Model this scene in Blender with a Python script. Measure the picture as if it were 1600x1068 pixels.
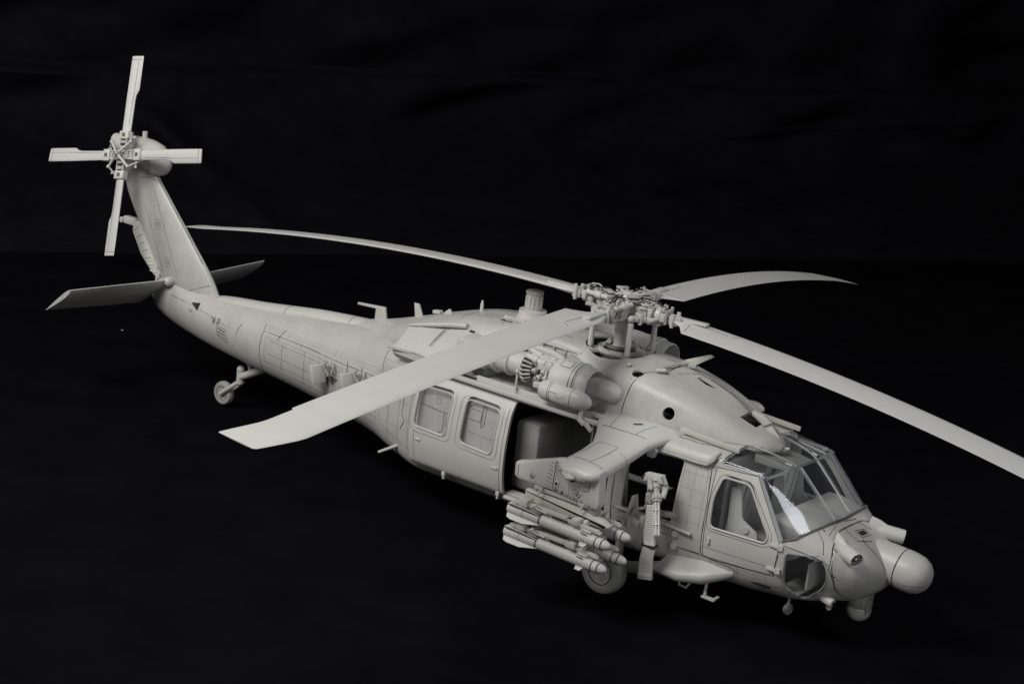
import bpy, bmesh, math, random
import numpy as np
from mathutils import Vector, Matrix, noise
from mathutils.bvhtree import BVHTree
from math import sin, cos, pi, radians, sqrt
random.seed(7)
for o in list(bpy.data.objects): bpy.data.objects.remove(o)
scene = bpy.context.scene
C = scene.collection
S = 1/35.0            # the model is a 1:35 kit: everything below is written in full-size metres

# ------------------------------------------------------------------ camera
cam_d = bpy.data.cameras.new('camera'); cam = bpy.data.objects.new('camera', cam_d); C.objects.link(cam)
cam_d.sensor_width = 36; cam_d.lens = 2932.5/1600*36; cam_d.clip_start = .01; cam_d.clip_end = 100
def cam_matrix(loc, yaw, pitch, roll):
    f = Vector((cos(pitch)*cos(yaw), cos(pitch)*sin(yaw), sin(pitch)))
    r = f.cross(Vector((0,0,1))).normalized(); u = r.cross(f)
    r2 = cos(roll)*r + sin(roll)*u; u2 = -sin(roll)*r + cos(roll)*u
    m = Matrix((r2, u2, -f)).transposed().to_4x4(); m.translation = loc
    return m
CAM = Vector((13.7873, -21.3391, 9.6763))
cam.matrix_world = cam_matrix(CAM*S, 2.2045, -.2633, .1110)
scene.camera = cam
cam_d.dof.use_dof = False

# ------------------------------------------------------------------ world and lamps (studio, no sky)
w = bpy.data.worlds.new('World'); scene.world = w; w.use_nodes = True
w.node_tree.nodes['Background'].inputs[0].default_value = (.75,.8,1,1)
w.node_tree.nodes['Background'].inputs[1].default_value = .012
def area(name, loc, target, size, sy, power, col):
    d = bpy.data.lights.new(name, 'AREA'); d.shape = 'RECTANGLE'; d.size = size*S; d.size_y = sy*S
    d.energy = power*S*S; d.color = col
    o = bpy.data.objects.new(name, d); C.objects.link(o)
    o.location = Vector(loc)*S
    o.rotation_euler = (Vector(target)-Vector(loc)).to_track_quat('-Z','Y').to_euler()
    return o
area('softbox_key', (-4.6,-17.0,20), (-1,0,1.5), 11, 9, 5000, (1,.986,.957))
area('softbox_strip', (16.9,6.4,17.2), (3.3,-.87,1.8), 4.6, 8.5, 1350, (.93,.96,1))
area('added_rear_light', (-19,-15,11), (-3,0,1.8), 8, 8, 1150, (1,.99,.97))  # added lamp that brightens fin, tail and the missiles' left sides
area('added_fill_light', (19,-15,9), (1,0,1.5), 10, 10, 900, (.98,.985,1))  # added weak fill for the nose front
scene.view_settings.view_transform = 'Standard'; scene.view_settings.look = 'None'
scene.view_settings.exposure = 0; scene.view_settings.gamma = 1
scene.render.engine = 'CYCLES'
scene.cycles.max_bounces = 8; scene.cycles.transparent_max_bounces = 12

# ------------------------------------------------------------------ materials
def mat(name, col, rough=.5, var=.06, scale=3.0, spec=.4, metal=0, streak=0.0, bump=0.0):
    m = bpy.data.materials.new(name); m.use_nodes = True
    nt = m.node_tree; N = nt.nodes; L = nt.links; b = N['Principled BSDF']
    b.inputs['Roughness'].default_value = rough; b.inputs['Metallic'].default_value = metal
    b.inputs['Specular IOR Level'].default_value = spec
    tc = N.new('ShaderNodeTexCoord')
    n1 = N.new('ShaderNodeTexNoise'); n1.inputs['Scale'].default_value = scale; n1.inputs['Detail'].default_value = 6; n1.inputs['Roughness'].default_value = .62
    L.new(tc.outputs['Object'], n1.inputs['Vector'])
    r = N.new('ShaderNodeValToRGB')
    r.color_ramp.elements[0].position = .3; r.color_ramp.elements[1].position = .7
    c = Vector(col)
    r.color_ramp.elements[0].color = (*(c*(1-var)), 1); r.color_ramp.elements[1].color = (*(c*(1+var*.6)), 1)
    L.new(n1.outputs[0], r.inputs[0]); out = r.outputs[0]
    if streak:
        mp = N.new('ShaderNodeMapping'); mp.inputs['Scale'].default_value = (5.5, 5.5, 1.3)
        L.new(tc.outputs['Object'], mp.inputs[0])
        n2 = N.new('ShaderNodeTexNoise'); n2.inputs['Scale'].default_value = 2.2; n2.inputs['Detail'].default_value = 8; n2.inputs['Roughness'].default_value = .7
        L.new(mp.outputs[0], n2.inputs['Vector'])
        r2 = N.new('ShaderNodeValToRGB'); r2.color_ramp.elements[0].position = .52; r2.color_ramp.elements[1].position = .72
        r2.color_ramp.elements[0].color = (0,0,0,1); r2.color_ramp.elements[1].color = (streak,)*3+(1,)
        L.new(n2.outputs[0], r2.inputs[0])
        mx = N.new('ShaderNodeMixRGB'); mx.inputs[2].default_value = (col[0]*.5, col[1]*.47, col[2]*.43, 1)
        L.new(r2.outputs[0], mx.inputs[0]); L.new(out, mx.inputs[1]); out = mx.outputs[0]
    L.new(out, b.inputs['Base Color'])
    rr = N.new('ShaderNodeMapRange'); rr.inputs['To Min'].default_value = max(.05, rough-.07); rr.inputs['To Max'].default_value = rough+.1
    L.new(n1.outputs[0], rr.inputs['Value']); L.new(rr.outputs[0], b.inputs['Roughness'])
    if bump:
        n3 = N.new('ShaderNodeTexNoise'); n3.inputs['Scale'].default_value = 60; n3.inputs['Detail'].default_value = 4
        L.new(tc.outputs['Object'], n3.inputs['Vector'])
        bp = N.new('ShaderNodeBump'); bp.inputs['Strength'].default_value = bump; bp.inputs['Distance'].default_value = .0003
        L.new(n3.outputs[0], bp.inputs['Height']); L.new(bp.outputs[0], b.inputs['Normal'])
    return m
M = {}
M['paint'] = mat('weathered_grey_plastic', (.455,.446,.418), .38, .07, 2.2, streak=.28, bump=.2)
M['clean'] = mat('clean_grey_plastic', (.50,.492,.465), .37, .05, 1.5, streak=.08, bump=.2)
M['worn'] = mat('washed_grey_plastic', (.42,.41,.38), .5, .35, 11, streak=.85, bump=.2)
M['cream'] = mat('unpainted_cream_resin', (.50,.486,.44), .4, .05, 4)
M['light'] = mat('pale_grey_plastic', (.52,.513,.488), .36, .025, 3, streak=.06)
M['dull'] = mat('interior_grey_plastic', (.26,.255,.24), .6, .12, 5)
M['ink'] = mat('dark_wash_and_shade', (.035,.03,.026), .7, .3, 20, spec=.15)  # wash in panel lines; also paints shade where parts meet
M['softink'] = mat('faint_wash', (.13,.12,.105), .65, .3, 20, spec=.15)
M['hole'] = mat('dark_parts_and_shade', (.02,.017,.015), .75, .3, 8, spec=.1)  # near-black puts cabin and opening shade into the colour; also dark parts
M['burnt'] = mat('burnt_metal_paint', (.10,.085,.07), .42, .4, 12, spec=.5)
M['tyre'] = mat('grey_plastic_tyre', (.33,.325,.305), .55, .1, 5, streak=.3)
M['lens'] = mat('lamp_reflector', (.42,.36,.33), .18, .5, 14, metal=.8)
def glassmat(name, tint, gl, haze, gr=.07):
    m = bpy.data.materials.new(name); m.use_nodes = True; nt = m.node_tree; N = nt.nodes; L = nt.links
    N.remove(N['Principled BSDF']); out = N['Material Output']
    tr = N.new('ShaderNodeBsdfTransparent'); tr.inputs[0].default_value = (*tint,1)
    g = N.new('ShaderNodeBsdfGlossy'); g.inputs['Roughness'].default_value = gr; g.inputs['Color'].default_value = (.95,.96,1,1)
    fr = N.new('ShaderNodeFresnel'); fr.inputs[0].default_value = gl
    tc = N.new('ShaderNodeTexCoord'); nz = N.new('ShaderNodeTexNoise'); nz.inputs['Scale'].default_value = 2; nz.inputs['Detail'].default_value = 1
    L.new(tc.outputs['Object'], nz.inputs['Vector'])
    bp = N.new('ShaderNodeBump'); bp.inputs['Strength'].default_value = .03; bp.inputs['Distance'].default_value = .0003
    L.new(nz.outputs[0], bp.inputs['Height'])
    ge = N.new('ShaderNodeNewGeometry'); inv = N.new('ShaderNodeMath'); inv.operation = 'SUBTRACT'; inv.inputs[0].default_value = 1
    L.new(ge.outputs['Backfacing'], inv.inputs[1]); mu = N.new('ShaderNodeMath'); mu.operation = 'MULTIPLY'; L.new(fr.outputs[0], mu.inputs[0]); L.new(inv.outputs[0], mu.inputs[1])
    mx = N.new('ShaderNodeMixShader'); L.new(mu.outputs[0], mx.inputs[0]); L.new(tr.outputs[0], mx.inputs[1]); L.new(g.outputs[0], mx.inputs[2])
    d = N.new('ShaderNodeBsdfDiffuse'); d.inputs[0].default_value = (.62,.63,.66,1)
    mh = N.new('ShaderNodeMixShader'); mh.inputs[0].default_value = haze
    L.new(mx.outputs[0], mh.inputs[1]); L.new(d.outputs[0], mh.inputs[2]); L.new(mh.outputs[0], out.inputs[0])
    return m
M['glass'] = glassmat('clear_plastic', (.975,.98,.985), 1.45, .02)
M['glassrim'] = glassmat('clear_plastic_frame', (.86,.87,.90), 1.5, .17, .28)

# ------------------------------------------------------------------ helpers
root = bpy.data.objects.new('helicopter_model', None); C.objects.link(root); root.scale = (S,S,S)
root.empty_display_size = 1
root['label'] = 'grey plastic scale model of an armed helicopter standing on black cloth'
root['category'] = 'model helicopter'

def link(name, me, m, parent=root, loc=None):
    me.name = name
    o = bpy.data.objects.new(name, me); C.objects.link(o)
    if m is not None and not len(me.materials): me.materials.append(M[m])
    if parent: o.parent = parent
    if loc is not None: o.location = loc
    return o
def finish(me, ang=35):
    me.polygons.foreach_set('use_smooth', [True]*len(me.polygons))
    me.set_sharp_from_angle(angle=radians(ang)); me.update()
def copy_tree(o, parent=root):
    c = o.copy(); C.objects.link(c); c.parent = parent
    for ch in list(o.children): copy_tree(ch, c)
    return c
def frame(d):
    d = Vector(d).normalized()
    a = Vector((0,0,1)) if abs(d.z) < .9 else Vector((1,0,0))
    u = a.cross(d).normalized(); v = d.cross(u)
    return d, u, v
class B:
    def __init__(s): s.bm = bmesh.new()
    def faces_ring(s, a, b):
        n = len(a)
        for i in range(n):
            try: s.bm.faces.new((a[i], a[(i+1)%n], b[(i+1)%n], b[i]))
            except ValueError: pass
    def loft(s, rings, cap=True):
        vs = [[s.bm.verts.new(p) for p in r] for r in rings]
        for a, b in zip(vs, vs[1:]): s.faces_ring(a, b)
        if cap:
            for r in (vs[0], vs[-1]):
                try: s.bm.faces.new(r)
                except ValueError: pass
        return s
    def box(s, c, size, rot=None, taper=1.0, bev=0):
        sx, sy, sz = (q/2 for q in size); R = rot if rot is not None else Matrix.Identity(3)
        if not isinstance(R, Matrix): R = Matrix.Rotation(radians(R[0]),3,'X') @ Matrix.Rotation(radians(R[1]),3,'Y') @ Matrix.Rotation(radians(R[2]),3,'Z')
        c = Vector(c)
        b2 = bmesh.new()
        lo = [(-sx,-sy,-sz),(sx,-sy,-sz),(sx,sy,-sz),(-sx,sy,-sz)]; hi = [(x*taper,y*taper,sz) for x,y,_ in lo]
        vs = [b2.verts.new(v) for v in lo+hi]
        for f in ((0,1,2,3),(4,7,6,5),(0,4,5,1),(1,5,6,2),(2,6,7,3),(3,7,4,0)): b2.faces.new([vs[i] for i in f])
        bmesh.ops.recalc_face_normals(b2, faces=b2.faces)
        bv = bev if bev else min(size)*.08
        bmesh.ops.bevel(b2, geom=b2.edges[:], offset=bv, segments=1 if bev == 0 else 2, affect='EDGES', profile=.5)
        bmesh.ops.transform(b2, matrix=Matrix.Translation(c) @ R.to_4x4(), verts=b2.verts)
        t = bpy.data.meshes.new('t'); b2.to_mesh(t); b2.free(); s.bm.from_mesh(t); bpy.data.meshes.remove(t)
        return s
    def lathe(s, o, d, prof, n=20, cap=True, ell=1.0, up=None):
        # prof: (t along axis, radius)
        d, u, v = frame(d); o = Vector(o)
        rings = [[o + d*t + u*(r*cos(2*pi*k/n)) + v*(r*ell*sin(2*pi*k/n)) for k in range(n)] for t, r in prof]
        return s.loft(rings, cap)
    def cyl(s, a, b, r, r2=None, n=12):
        a = Vector(a); b = Vector(b); L = (b-a).length
        r2 = r if r2 is None else r2; e = min(r,r2,L)*.12
        return s.lathe(a, b-a, [(0,r-e),(e,r),(L-e,r2),(L,r2-e)], n)
    def ball(s, c, r, n=12, sc=(1,1,1)):
        c = Vector(c); k = bmesh.ops.create_uvsphere(s.bm, u_segments=n, v_segments=max(6,n//2), radius=r)
        for v in k['verts']: v.co = Vector((v.co.x*sc[0], v.co.y*sc[1], v.co.z*sc[2])) + c
        return s
    def tube(s, pts, r, n=8, closed=False):
        pts = [Vector(p) for p in pts]; rings = []; m = len(pts)
        pu = None
        for i, p in enumerate(pts):
            if closed: d = pts[(i+1)%m]-pts[i-1]
            else: d = pts[min(i+1,m-1)]-pts[max(i-1,0)]
            d.normalize()
            if pu is None: _, u, v = frame(d)
            else:
                u = (pu - d*pu.dot(d)).normalized(); v = d.cross(u)
            pu = u; rr = r[i] if isinstance(r,(list,tuple)) else r
            rings.append([p + u*(rr*cos(2*pi*k/n)) + v*(rr*sin(2*pi*k/n)) for k in range(n)])
        if closed:
            vs = [[s.bm.verts.new(q) for q in rg] for rg in rings]
            for i in range(m): s.faces_ring(vs[i], vs[(i+1)%m])
            return s
        return s.loft(rings)
    def prism(s, poly, axis, a, b, bev=0):
        # poly: 2D list; axis 'x','y','z' is the extrusion axis
        def P(q, t):
            return {'y':(q[0],t,q[1]), 'x':(t,q[0],q[1]), 'z':(q[0],q[1],t)}[axis]
        b2 = bmesh.new()
        va = [b2.verts.new(P(q,a)) for q in poly]; vb = [b2.verts.new(P(q,b)) for q in poly]
        n = len(poly)
        for i in range(n): b2.faces.new((va[i],va[(i+1)%n],vb[(i+1)%n],vb[i]))
        fa = b2.faces.new(va); fb = b2.faces.new(vb)
        bmesh.ops.recalc_face_normals(b2, faces=b2.faces)
        if bev:
            bmesh.ops.bevel(b2, geom=list(set(fa.edges[:]+fb.edges[:])), offset=bev, segments=2, affect='EDGES', profile=.5)
        t = bpy.data.meshes.new('t'); b2.to_mesh(t); b2.free(); s.bm.from_mesh(t); bpy.data.meshes.remove(t)
        return s
    def out(s, name, m, parent=root, ang=35, recalc=True, loc=None):
        if recalc: bmesh.ops.recalc_face_normals(s.bm, faces=s.bm.faces)
        me = bpy.data.meshes.new(name); s.bm.to_mesh(me); s.bm.free(); finish(me, ang)
        return link(name, me, m, parent, loc)
def stuff(o): o['kind'] = 'stuff'; return o
def rounded(poly, r, n=5):
    out = []; m = len(poly)
    for i in range(m):
        p = Vector(poly[i]); a = Vector(poly[i-1]); b = Vector(poly[(i+1)%m])
        da = (a-p); db = (b-p); rr = min(r, da.length*.48, db.length*.48)
        s0 = p + da.normalized()*rr; s1 = p + db.normalized()*rr
        for k in range(n+1):
            t = k/n; out.append(tuple(s0*(1-t)**2 + p*2*t*(1-t) + s1*t*t))
    return out
def dens(pts, step=.05, closed=False):
    pts = [Vector(p) for p in pts]; out = []
    seq = pts + ([pts[0]] if closed else [])
    for a, b in zip(seq, seq[1:]):
        k = max(1, int((b-a).length/step))
        for i in range(k): out.append(a.lerp(b, i/k))
    if not closed: out.append(seq[-1])
    return out
def pchip(xs, ys, x):
    xs = np.array(xs,float); ys = np.array(ys,float); h = np.diff(xs); d = np.diff(ys)/h; m = np.zeros(len(xs))
    for i in range(1,len(xs)-1):
        if d[i-1]*d[i] > 0:
            w1 = 2*h[i]+h[i-1]; w2 = h[i]+2*h[i-1]; m[i] = (w1+w2)/(w1/d[i-1]+w2/d[i])
    m[0] = d[0]; m[-1] = d[-1]
    i = int(np.clip(np.searchsorted(xs,x)-1,0,len(h)-1)); t = (x-xs[i])/h[i]
    return (2*t**3-3*t*t+1)*ys[i]+(t**3-2*t*t+t)*h[i]*m[i]+(-2*t**3+3*t*t)*ys[i+1]+(t**3-t*t)*h[i]*m[i+1]
def crom(P, per=4):
    P = [np.array(p,float) for p in P]; out = []
    for i in range(len(P)-1):
        p0 = P[i-1] if i else 2*P[0]-P[1]; p1 = P[i]; p2 = P[i+1]; p3 = P[i+2] if i+2 < len(P) else 2*P[-1]-P[-2]
        for k in range(per):
            t = k/per
            out.append(.5*((2*p1)+(-p0+p2)*t+(2*p0-5*p1+4*p2-p3)*t*t+(-p0+3*p1-3*p2+p3)*t**3))
    out.append(P[-1]); return out
def section(tab, x, per=4):
    xs = [k for k, _ in tab]; n = len(tab[0][1])
    return crom([(pchip(xs,[t[1][j][0] for t in tab],x), pchip(xs,[t[1][j][1] for t in tab],x)) for j in range(n)], per)
def full_ring(h, x):
    r = [(x, -y, z) for y, z in h]              # bottom -> top, starboard side (y negative)
    l = [(x, y, z) for y, z in reversed(h)]
    return r + l[1:-1] if abs(h[0][0]) < 1e-6 and abs(h[-1][0]) < 1e-6 else r + l[1:]
def skin_bm(rings):
    b = B(); b.loft(rings); bmesh.ops.recalc_face_normals(b.bm, faces=b.bm.faces)
    if b.bm.calc_volume(signed=True) < 0: bmesh.ops.reverse_faces(b.bm, faces=b.bm.faces[:])
    return b.bm
def shell_mesh(rings, t):
    bm = skin_bm(rings); bm.normal_update(); bm.verts.ensure_lookup_table()
    n = len(rings[0]); inner = []
    for i, r in enumerate(rings):
        rad = max(max(p[1] for p in r), 0); hgt = max(p[2] for p in r)-min(p[2] for p in r)
        if min(rad*2, hgt) > t*5:
            inner.append([bm.verts[i*n+k].co - bm.verts[i*n+k].normal*t for k in range(n)])
    ib = skin_bm(inner)
    if ib.calc_volume(signed=True) > 0: bmesh.ops.reverse_faces(ib, faces=ib.faces[:])
    me = bpy.data.meshes.new('shell'); ib.to_mesh(me); bm.from_mesh(me); bm.to_mesh(me); bm.free(); ib.free()
    return me
def volume(me):
    b = bmesh.new(); b.from_mesh(me); v = b.calc_volume(signed=True); b.free(); return v
def boolean(me, cutters, op='DIFFERENCE'):
    for c in cutters:
        if c.bm.calc_volume(signed=True) < 0: bmesh.ops.reverse_faces(c.bm, faces=c.bm.faces[:])
        cm = bpy.data.meshes.new('c'); c.bm.to_mesh(cm); co = bpy.data.objects.new('cut', cm); C.objects.link(co)
        v0 = volume(me); best = None
        for solver in ('FAST','EXACT'):
            o = bpy.data.objects.new('tmp', me); C.objects.link(o)
            md = o.modifiers.new('b','BOOLEAN'); md.operation = op; md.object = co; md.solver = solver
            dg = bpy.context.evaluated_depsgraph_get(); dg.update()
            r = bpy.data.meshes.new_from_object(o.evaluated_get(dg)); bpy.data.objects.remove(o)
            v = volume(r); ratio = v/v0 if v0 else 0
            ok = (.5 < ratio < 1-1e-6) if op == 'DIFFERENCE' else (0 < ratio < .6)
            if ok or best is None: best = r
            if ok: break
        bpy.data.objects.remove(co); me = best
    return me
def cut(poly, y0, y1, axis='y'):
    b = B(); b.prism(poly, axis, y0, y1); return b
def bvh_of(*objs):
    vs = []; fs = []
    for o in objs:
        me = o.data if hasattr(o,'data') else o; k = len(vs)
        vs += [v.co.copy() for v in me.vertices]; fs += [[i+k for i in p.vertices] for p in me.polygons]
    return BVHTree.FromPolygons(vs, fs)
class Ink:
    """thin dark wash in an engraved line, also painted shade at junctions: a narrow strip lying on the surface"""
    def __init__(s, bvh): s.b = bvh; s.bm = bmesh.new()
    def line(s, pts, w=.012, closed=False, step=.05, off=.003):
        pp = dens(pts, step, closed); q = []
        for p in pp:
            h = s.b.find_nearest(p)
            if h[0] is None: continue
            q.append((h[0], h[1]))
        m = len(q); prev = None; first = None
        for i,(p,n) in enumerate(q):
            a = q[(i-1)%m][0] if closed or i else p; c = q[(i+1)%m][0] if closed or i<m-1 else p
            t = (c-a)
            if t.length < 1e-6: continue
            sd = t.normalized().cross(n).normalized()*w*.5*(.75+.5*noise.noise(p*6))
            pr = (s.bm.verts.new(p+n*off-sd), s.bm.verts.new(p+n*off+sd))
            if prev: s.bm.faces.new((prev[0],prev[1],pr[1],pr[0]))
            else: first = pr
            prev = pr
        if closed and prev and first: s.bm.faces.new((prev[0],prev[1],first[1],first[0]))
        return s
    def dots(s, pts, gap=.045, r=.006, off=.004):
        pp = dens(pts, gap)
        for p in pp:
            h = s.b.find_nearest(p)
            if h[0] is None: continue
            _, u, v = frame(h[1]); c = h[0]+h[1]*off
            s.bm.faces.new([s.bm.verts.new(c+u*r*cos(a*pi/3)+v*r*sin(a*pi/3)) for a in range(6)])
        return s
    def patch(s, poly3, off=.004):
        vs = []
        for p in poly3:
            h = s.b.find_nearest(Vector(p)); vs.append(s.bm.verts.new(h[0]+h[1]*off))
        s.bm.faces.new(vs); return s
    def out(s, name, m, parent):
        me = bpy.data.meshes.new(name); s.bm.to_mesh(me); s.bm.free()
        return stuff(link(name, me, m, parent))

# ------------------------------------------------------------------ setting: black cloth table and backdrop
def cloth(name, fn, nx, ny, m):
    bm = bmesh.new(); g = [[bm.verts.new(fn(i/nx, j/ny)) for i in range(nx+1)] for j in range(ny+1)]
    for j in range(ny):
        for i in range(nx): bm.faces.new((g[j][i],g[j][i+1],g[j+1][i+1],g[j+1][i]))
    me = bpy.data.meshes.new(name); bm.to_mesh(me); bm.free(); finish(me, 180)
    o = link(name, me, m, None); o['kind'] = 'structure'; return o
def cloth_mat(name, col, sheen):
    m = mat(name, col, .85, .35, 30, spec=.12)
    nt = m.node_tree; b = nt.nodes['Principled BSDF']; b.inputs['Sheen Weight'].default_value = sheen; b.inputs['Sheen Tint'].default_value = (.6,.65,1,1)
    wv = nt.nodes.new('ShaderNodeTexNoise'); wv.inputs['Scale'].default_value = 900
    tc = nt.nodes.new('ShaderNodeTexCoord'); nt.links.new(tc.outputs['Object'], wv.inputs['Vector'])
    bp = nt.nodes.new('ShaderNodeBump'); bp.inputs['Strength'].default_value = .3; bp.inputs['Distance'].default_value = .0004
    nt.links.new(wv.outputs[0], bp.inputs['Height']); nt.links.new(bp.outputs[0], b.inputs['Normal'])
    return m
M['cloth'] = cloth_mat('black_cloth', (.0036,.0033,.0048), .0); M['cloth'].node_tree.nodes['Principled BSDF'].inputs['Specular IOR Level'].default_value = .02
M['drop'] = cloth_mat('black_backdrop_cloth', (.0080,.0076,.0112), .0); M['drop'].node_tree.nodes['Principled BSDF'].inputs['Specular IOR Level'].default_value = .05
dirv = Vector((cos(2.2045), sin(2.2045), 0)); rgt = Vector((dirv.y, -dirv.x, 0))
def gfn(u, v):
    p = Vector((CAM.x, CAM.y, 0)) + dirv*(-10+v*100) + rgt*((u-.5)*130)
    z = -.02 - .0 + .02*noise.noise(p*.25)
    return (p+Vector((0,0,z-.015)))*S
cloth('ground', gfn, 160, 120, 'cloth')
BDd = Vector((13.9,25.4,0)).normalized(); BDn = Vector((-BDd.y, BDd.x, 0)); BD0 = Vector((-20.27,5.03,0)) + BDn*5.2
def sstep(a, b, x):
    t = min(1, max(0, (x-a)/(b-a))); return t*t*(3-2*t)
def bfn(u, v):
    sx = -30 + u*95; h = 22*v**1.5
    cur = -8*max(0, 1-h/3.0)**4
    edge = 2.75 + .02*(sx) + .25*noise.noise(Vector((sx*.12, 0, 2)))
    step = .8*sstep(edge-.04, edge+.05, h)
    fold = 1.7*noise.noise(Vector((sx*.11+h*.2, h*.30, 3))) + .6*noise.noise(Vector((sx*.35-h*.5, h*.6, 9)))
    d1 = (sx-5.2)-(h-1.0)*-1.1; crease = -1.2*math.exp(-(d1/.45)**2)*sstep(0,.5,h)*(1-sstep(1.3,2.6,h))
    d2 = (sx-6.8)-(h-.9)*2.2; crease += -.8*math.exp(-(d2/.7)**2)*sstep(0,.4,h)*(1-sstep(.9,1.8,h))
    d3 = h-1.55-.09*(sx-18); crease += -.12*math.exp(-(d3/.10)**2)*sstep(12,16,sx)
    p = BD0 + BDd*sx + BDn*(cur + step + crease + (fold)*min(1,h/1.2) + h*.05)
    return (p + Vector((0,0,h-.03)))*S
cloth('backdrop', bfn, 420, 200, 'drop')

# ------------------------------------------------------------------ fuselage
FT = [
 (-9.44,[(0,1.30),(.05,1.305),(.09,1.33),(.11,1.37),(.12,1.43),(.125,1.49),(.125,1.56),(.11,1.63),(.07,1.70),(0,1.73)]),
 (-9.3,[(0,1.22),(.08,1.235),(.13,1.28),(.165,1.35),(.18,1.43),(.19,1.51),(.195,1.59),(.185,1.68),(.13,1.78),(0,1.82)]),
 (-8.0,[(0,.95),(.15,.98),(.24,1.08),(.30,1.23),(.32,1.38),(.30,1.5),(.25,1.62),(.19,1.71),(.11,1.77),(0,1.79)]),
 (-6.84,[(0,.85),(.22,.89),(.34,1.0),(.42,1.17),(.45,1.36),(.41,1.56),(.31,1.74),(.2,1.82),(.1,1.86),(0,1.87)]),
 (-5.5,[(0,.77),(.3,.80),(.46,.92),(.56,1.12),(.59,1.38),(.55,1.65),(.43,1.87),(.3,1.97),(.15,2.02),(0,2.03)]),
 (-3.95,[(0,.62),(.45,.65),(.66,.77),(.80,.97),(.85,1.25),(.83,1.6),(.72,1.95),(.55,2.1),(.3,2.18),(0,2.2)]),
 (-3.2,[(0,.53),(.6,.54),(.85,.64),(.98,.85),(1.03,1.15),(1.01,1.6),(.93,2.0),(.8,2.14),(.5,2.2),(0,2.22)]),
 (-2.6,[(0,.48),(.70,.48),(.97,.57),(1.08,.76),(1.12,1.15),(1.10,1.65),(1.03,2.05),(.95,2.17),(.6,2.20),(0,2.21)]),
 (-.9,[(0,.48),(.70,.48),(.98,.56),(1.12,.76),(1.16,1.15),(1.14,1.65),(1.06,2.08),(.98,2.19),(.6,2.22),(0,2.23)]),
 (1.0,[(0,.48),(.70,.48),(.98,.56),(1.12,.76),(1.16,1.15),(1.14,1.65),(1.06,2.09),(.97,2.23),(.6,2.27),(0,2.28)]),
 (2.35,[(0,.48),(.65,.48),(.95,.58),(1.10,.80),(1.15,1.15),(1.11,1.6),(1.00,2.06),(.92,2.20),(.55,2.27),(0,2.28)]),
 (2.97,[(0,.49),(.6,.49),(.9,.58),(1.06,.8),(1.12,1.15),(1.09,1.55),(.93,2.07),(.84,2.14),(.5,2.19),(0,2.20)]),
 (3.12,[(0,.50),(.6,.5),(.88,.59),(1.04,.8),(1.11,1.12),(1.09,1.5),(.97,1.90),(.88,2.01),(.5,2.12),(0,2.15)]),
 (3.3,[(0,.51),(.58,.51),(.86,.6),(1.02,.8),(1.10,1.1),(1.10,1.35),(1.03,1.67),(.91,1.82),(.5,1.965),(0,1.99)]),
 (3.5,[(0,.53),(.56,.53),(.84,.61),(1.0,.8),(1.07,1.0),(1.10,1.22),(1.09,1.42),(.93,1.58),(.5,1.77),(0,1.81)]),
 (3.75,[(0,.55),(.5,.56),(.74,.63),(.90,.8),(.97,.98),(.99,1.15),(.95,1.33),(.80,1.45),(.45,1.56),(0,1.58)]),
 (3.95,[(0,.58),(.42,.6),(.62,.68),(.78,.84),(.84,1.0),(.85,1.13),(.81,1.28),(.68,1.38),(.4,1.46),(0,1.48)]),
 (4.2,[(0,.64),(.32,.66),(.46,.74),(.58,.87),(.63,1.0),(.64,1.1),(.61,1.2),(.52,1.28),(.3,1.35),(0,1.36)]),
 (4.38,[(0,.74),(.2,.76),(.32,.82),(.4,.92),(.44,1.0),(.45,1.07),(.43,1.13),(.36,1.19),(.2,1.23),(0,1.24)]),
 (4.47,[(0,.85),(.1,.86),(.16,.89),(.2,.94),(.22,.99),(.22,1.03),(.21,1.06),(.17,1.09),(.1,1.11),(0,1.12)]),
 (4.505,[(0,.96),(.02,.965),(.03,.97),(.035,.98),(.04,.99),(.04,1.0),(.035,1.01),(.03,1.02),(.02,1.03),(0,1.035)]),
]
xs = [-9.44,-9.40,-9.36]+list(np.arange(-9.3,-3.9,.2))+list(np.arange(-3.9,2.3,.12))+list(np.arange(2.35,4.3,.06))+[4.33,4.38,4.42,4.45,4.47,4.485,4.497,4.505]
rings = [full_ring(section(FT, float(x), 4), float(x)) for x in xs]
fus_outer = bpy.data.meshes.new('outer'); _b = skin_bm(rings); _b.to_mesh(fus_outer); _b.free()
FB = bvh_of(fus_outer)

P_cockdoor = [(2.34,2.075),(2.93,2.10),(3.455,1.405),(3.455,1.25),(3.42,.90),(2.38,.88)]
P_cockwin = rounded([(2.48,2.00),(2.86,2.015),(3.28,1.43),(3.25,1.325),(2.43,1.30),(2.405,1.68)], .08)
P_chin = rounded([(3.56,1.30),(3.92,1.27),(4.00,1.16),(4.04,.98),(3.98,.82),(3.78,.64),(3.64,.68),(3.54,.86)], .06)
P_gun = rounded([(1.06,1.16),(1.86,1.18),(1.88,2.03),(1.08,2.02)], .05)
P_cargo = rounded([(-1.05,.74),(.80,.74),(.80,2.10),(-1.05,2.08)], .06)
P_canopy = [(3.475,1.415),(3.77,1.565),(4.2,2.0),(3.6,2.9),(2.40,2.9),(2.42,2.115),(2.93,2.115)]
holes = []
for s in (-1, 1):
    a, b_ = (-2, -.35) if s < 0 else (.35, 2)
    for pl in (P_cockdoor, P_chin, P_gun, P_cargo): holes.append(cut(pl, a, b_))
holes.append(cut(P_canopy, -2, 2))
holes.append(cut(rounded([(-.6,-.56),(.55,-.56),(.55,.56),(-.6,.56)],.3), 2.0, 2.6, 'z'))
fm = boolean(shell_mesh(rings, .045), holes); finish(fm, 30)
fus = link('fuselage', fm, 'paint')

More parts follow.
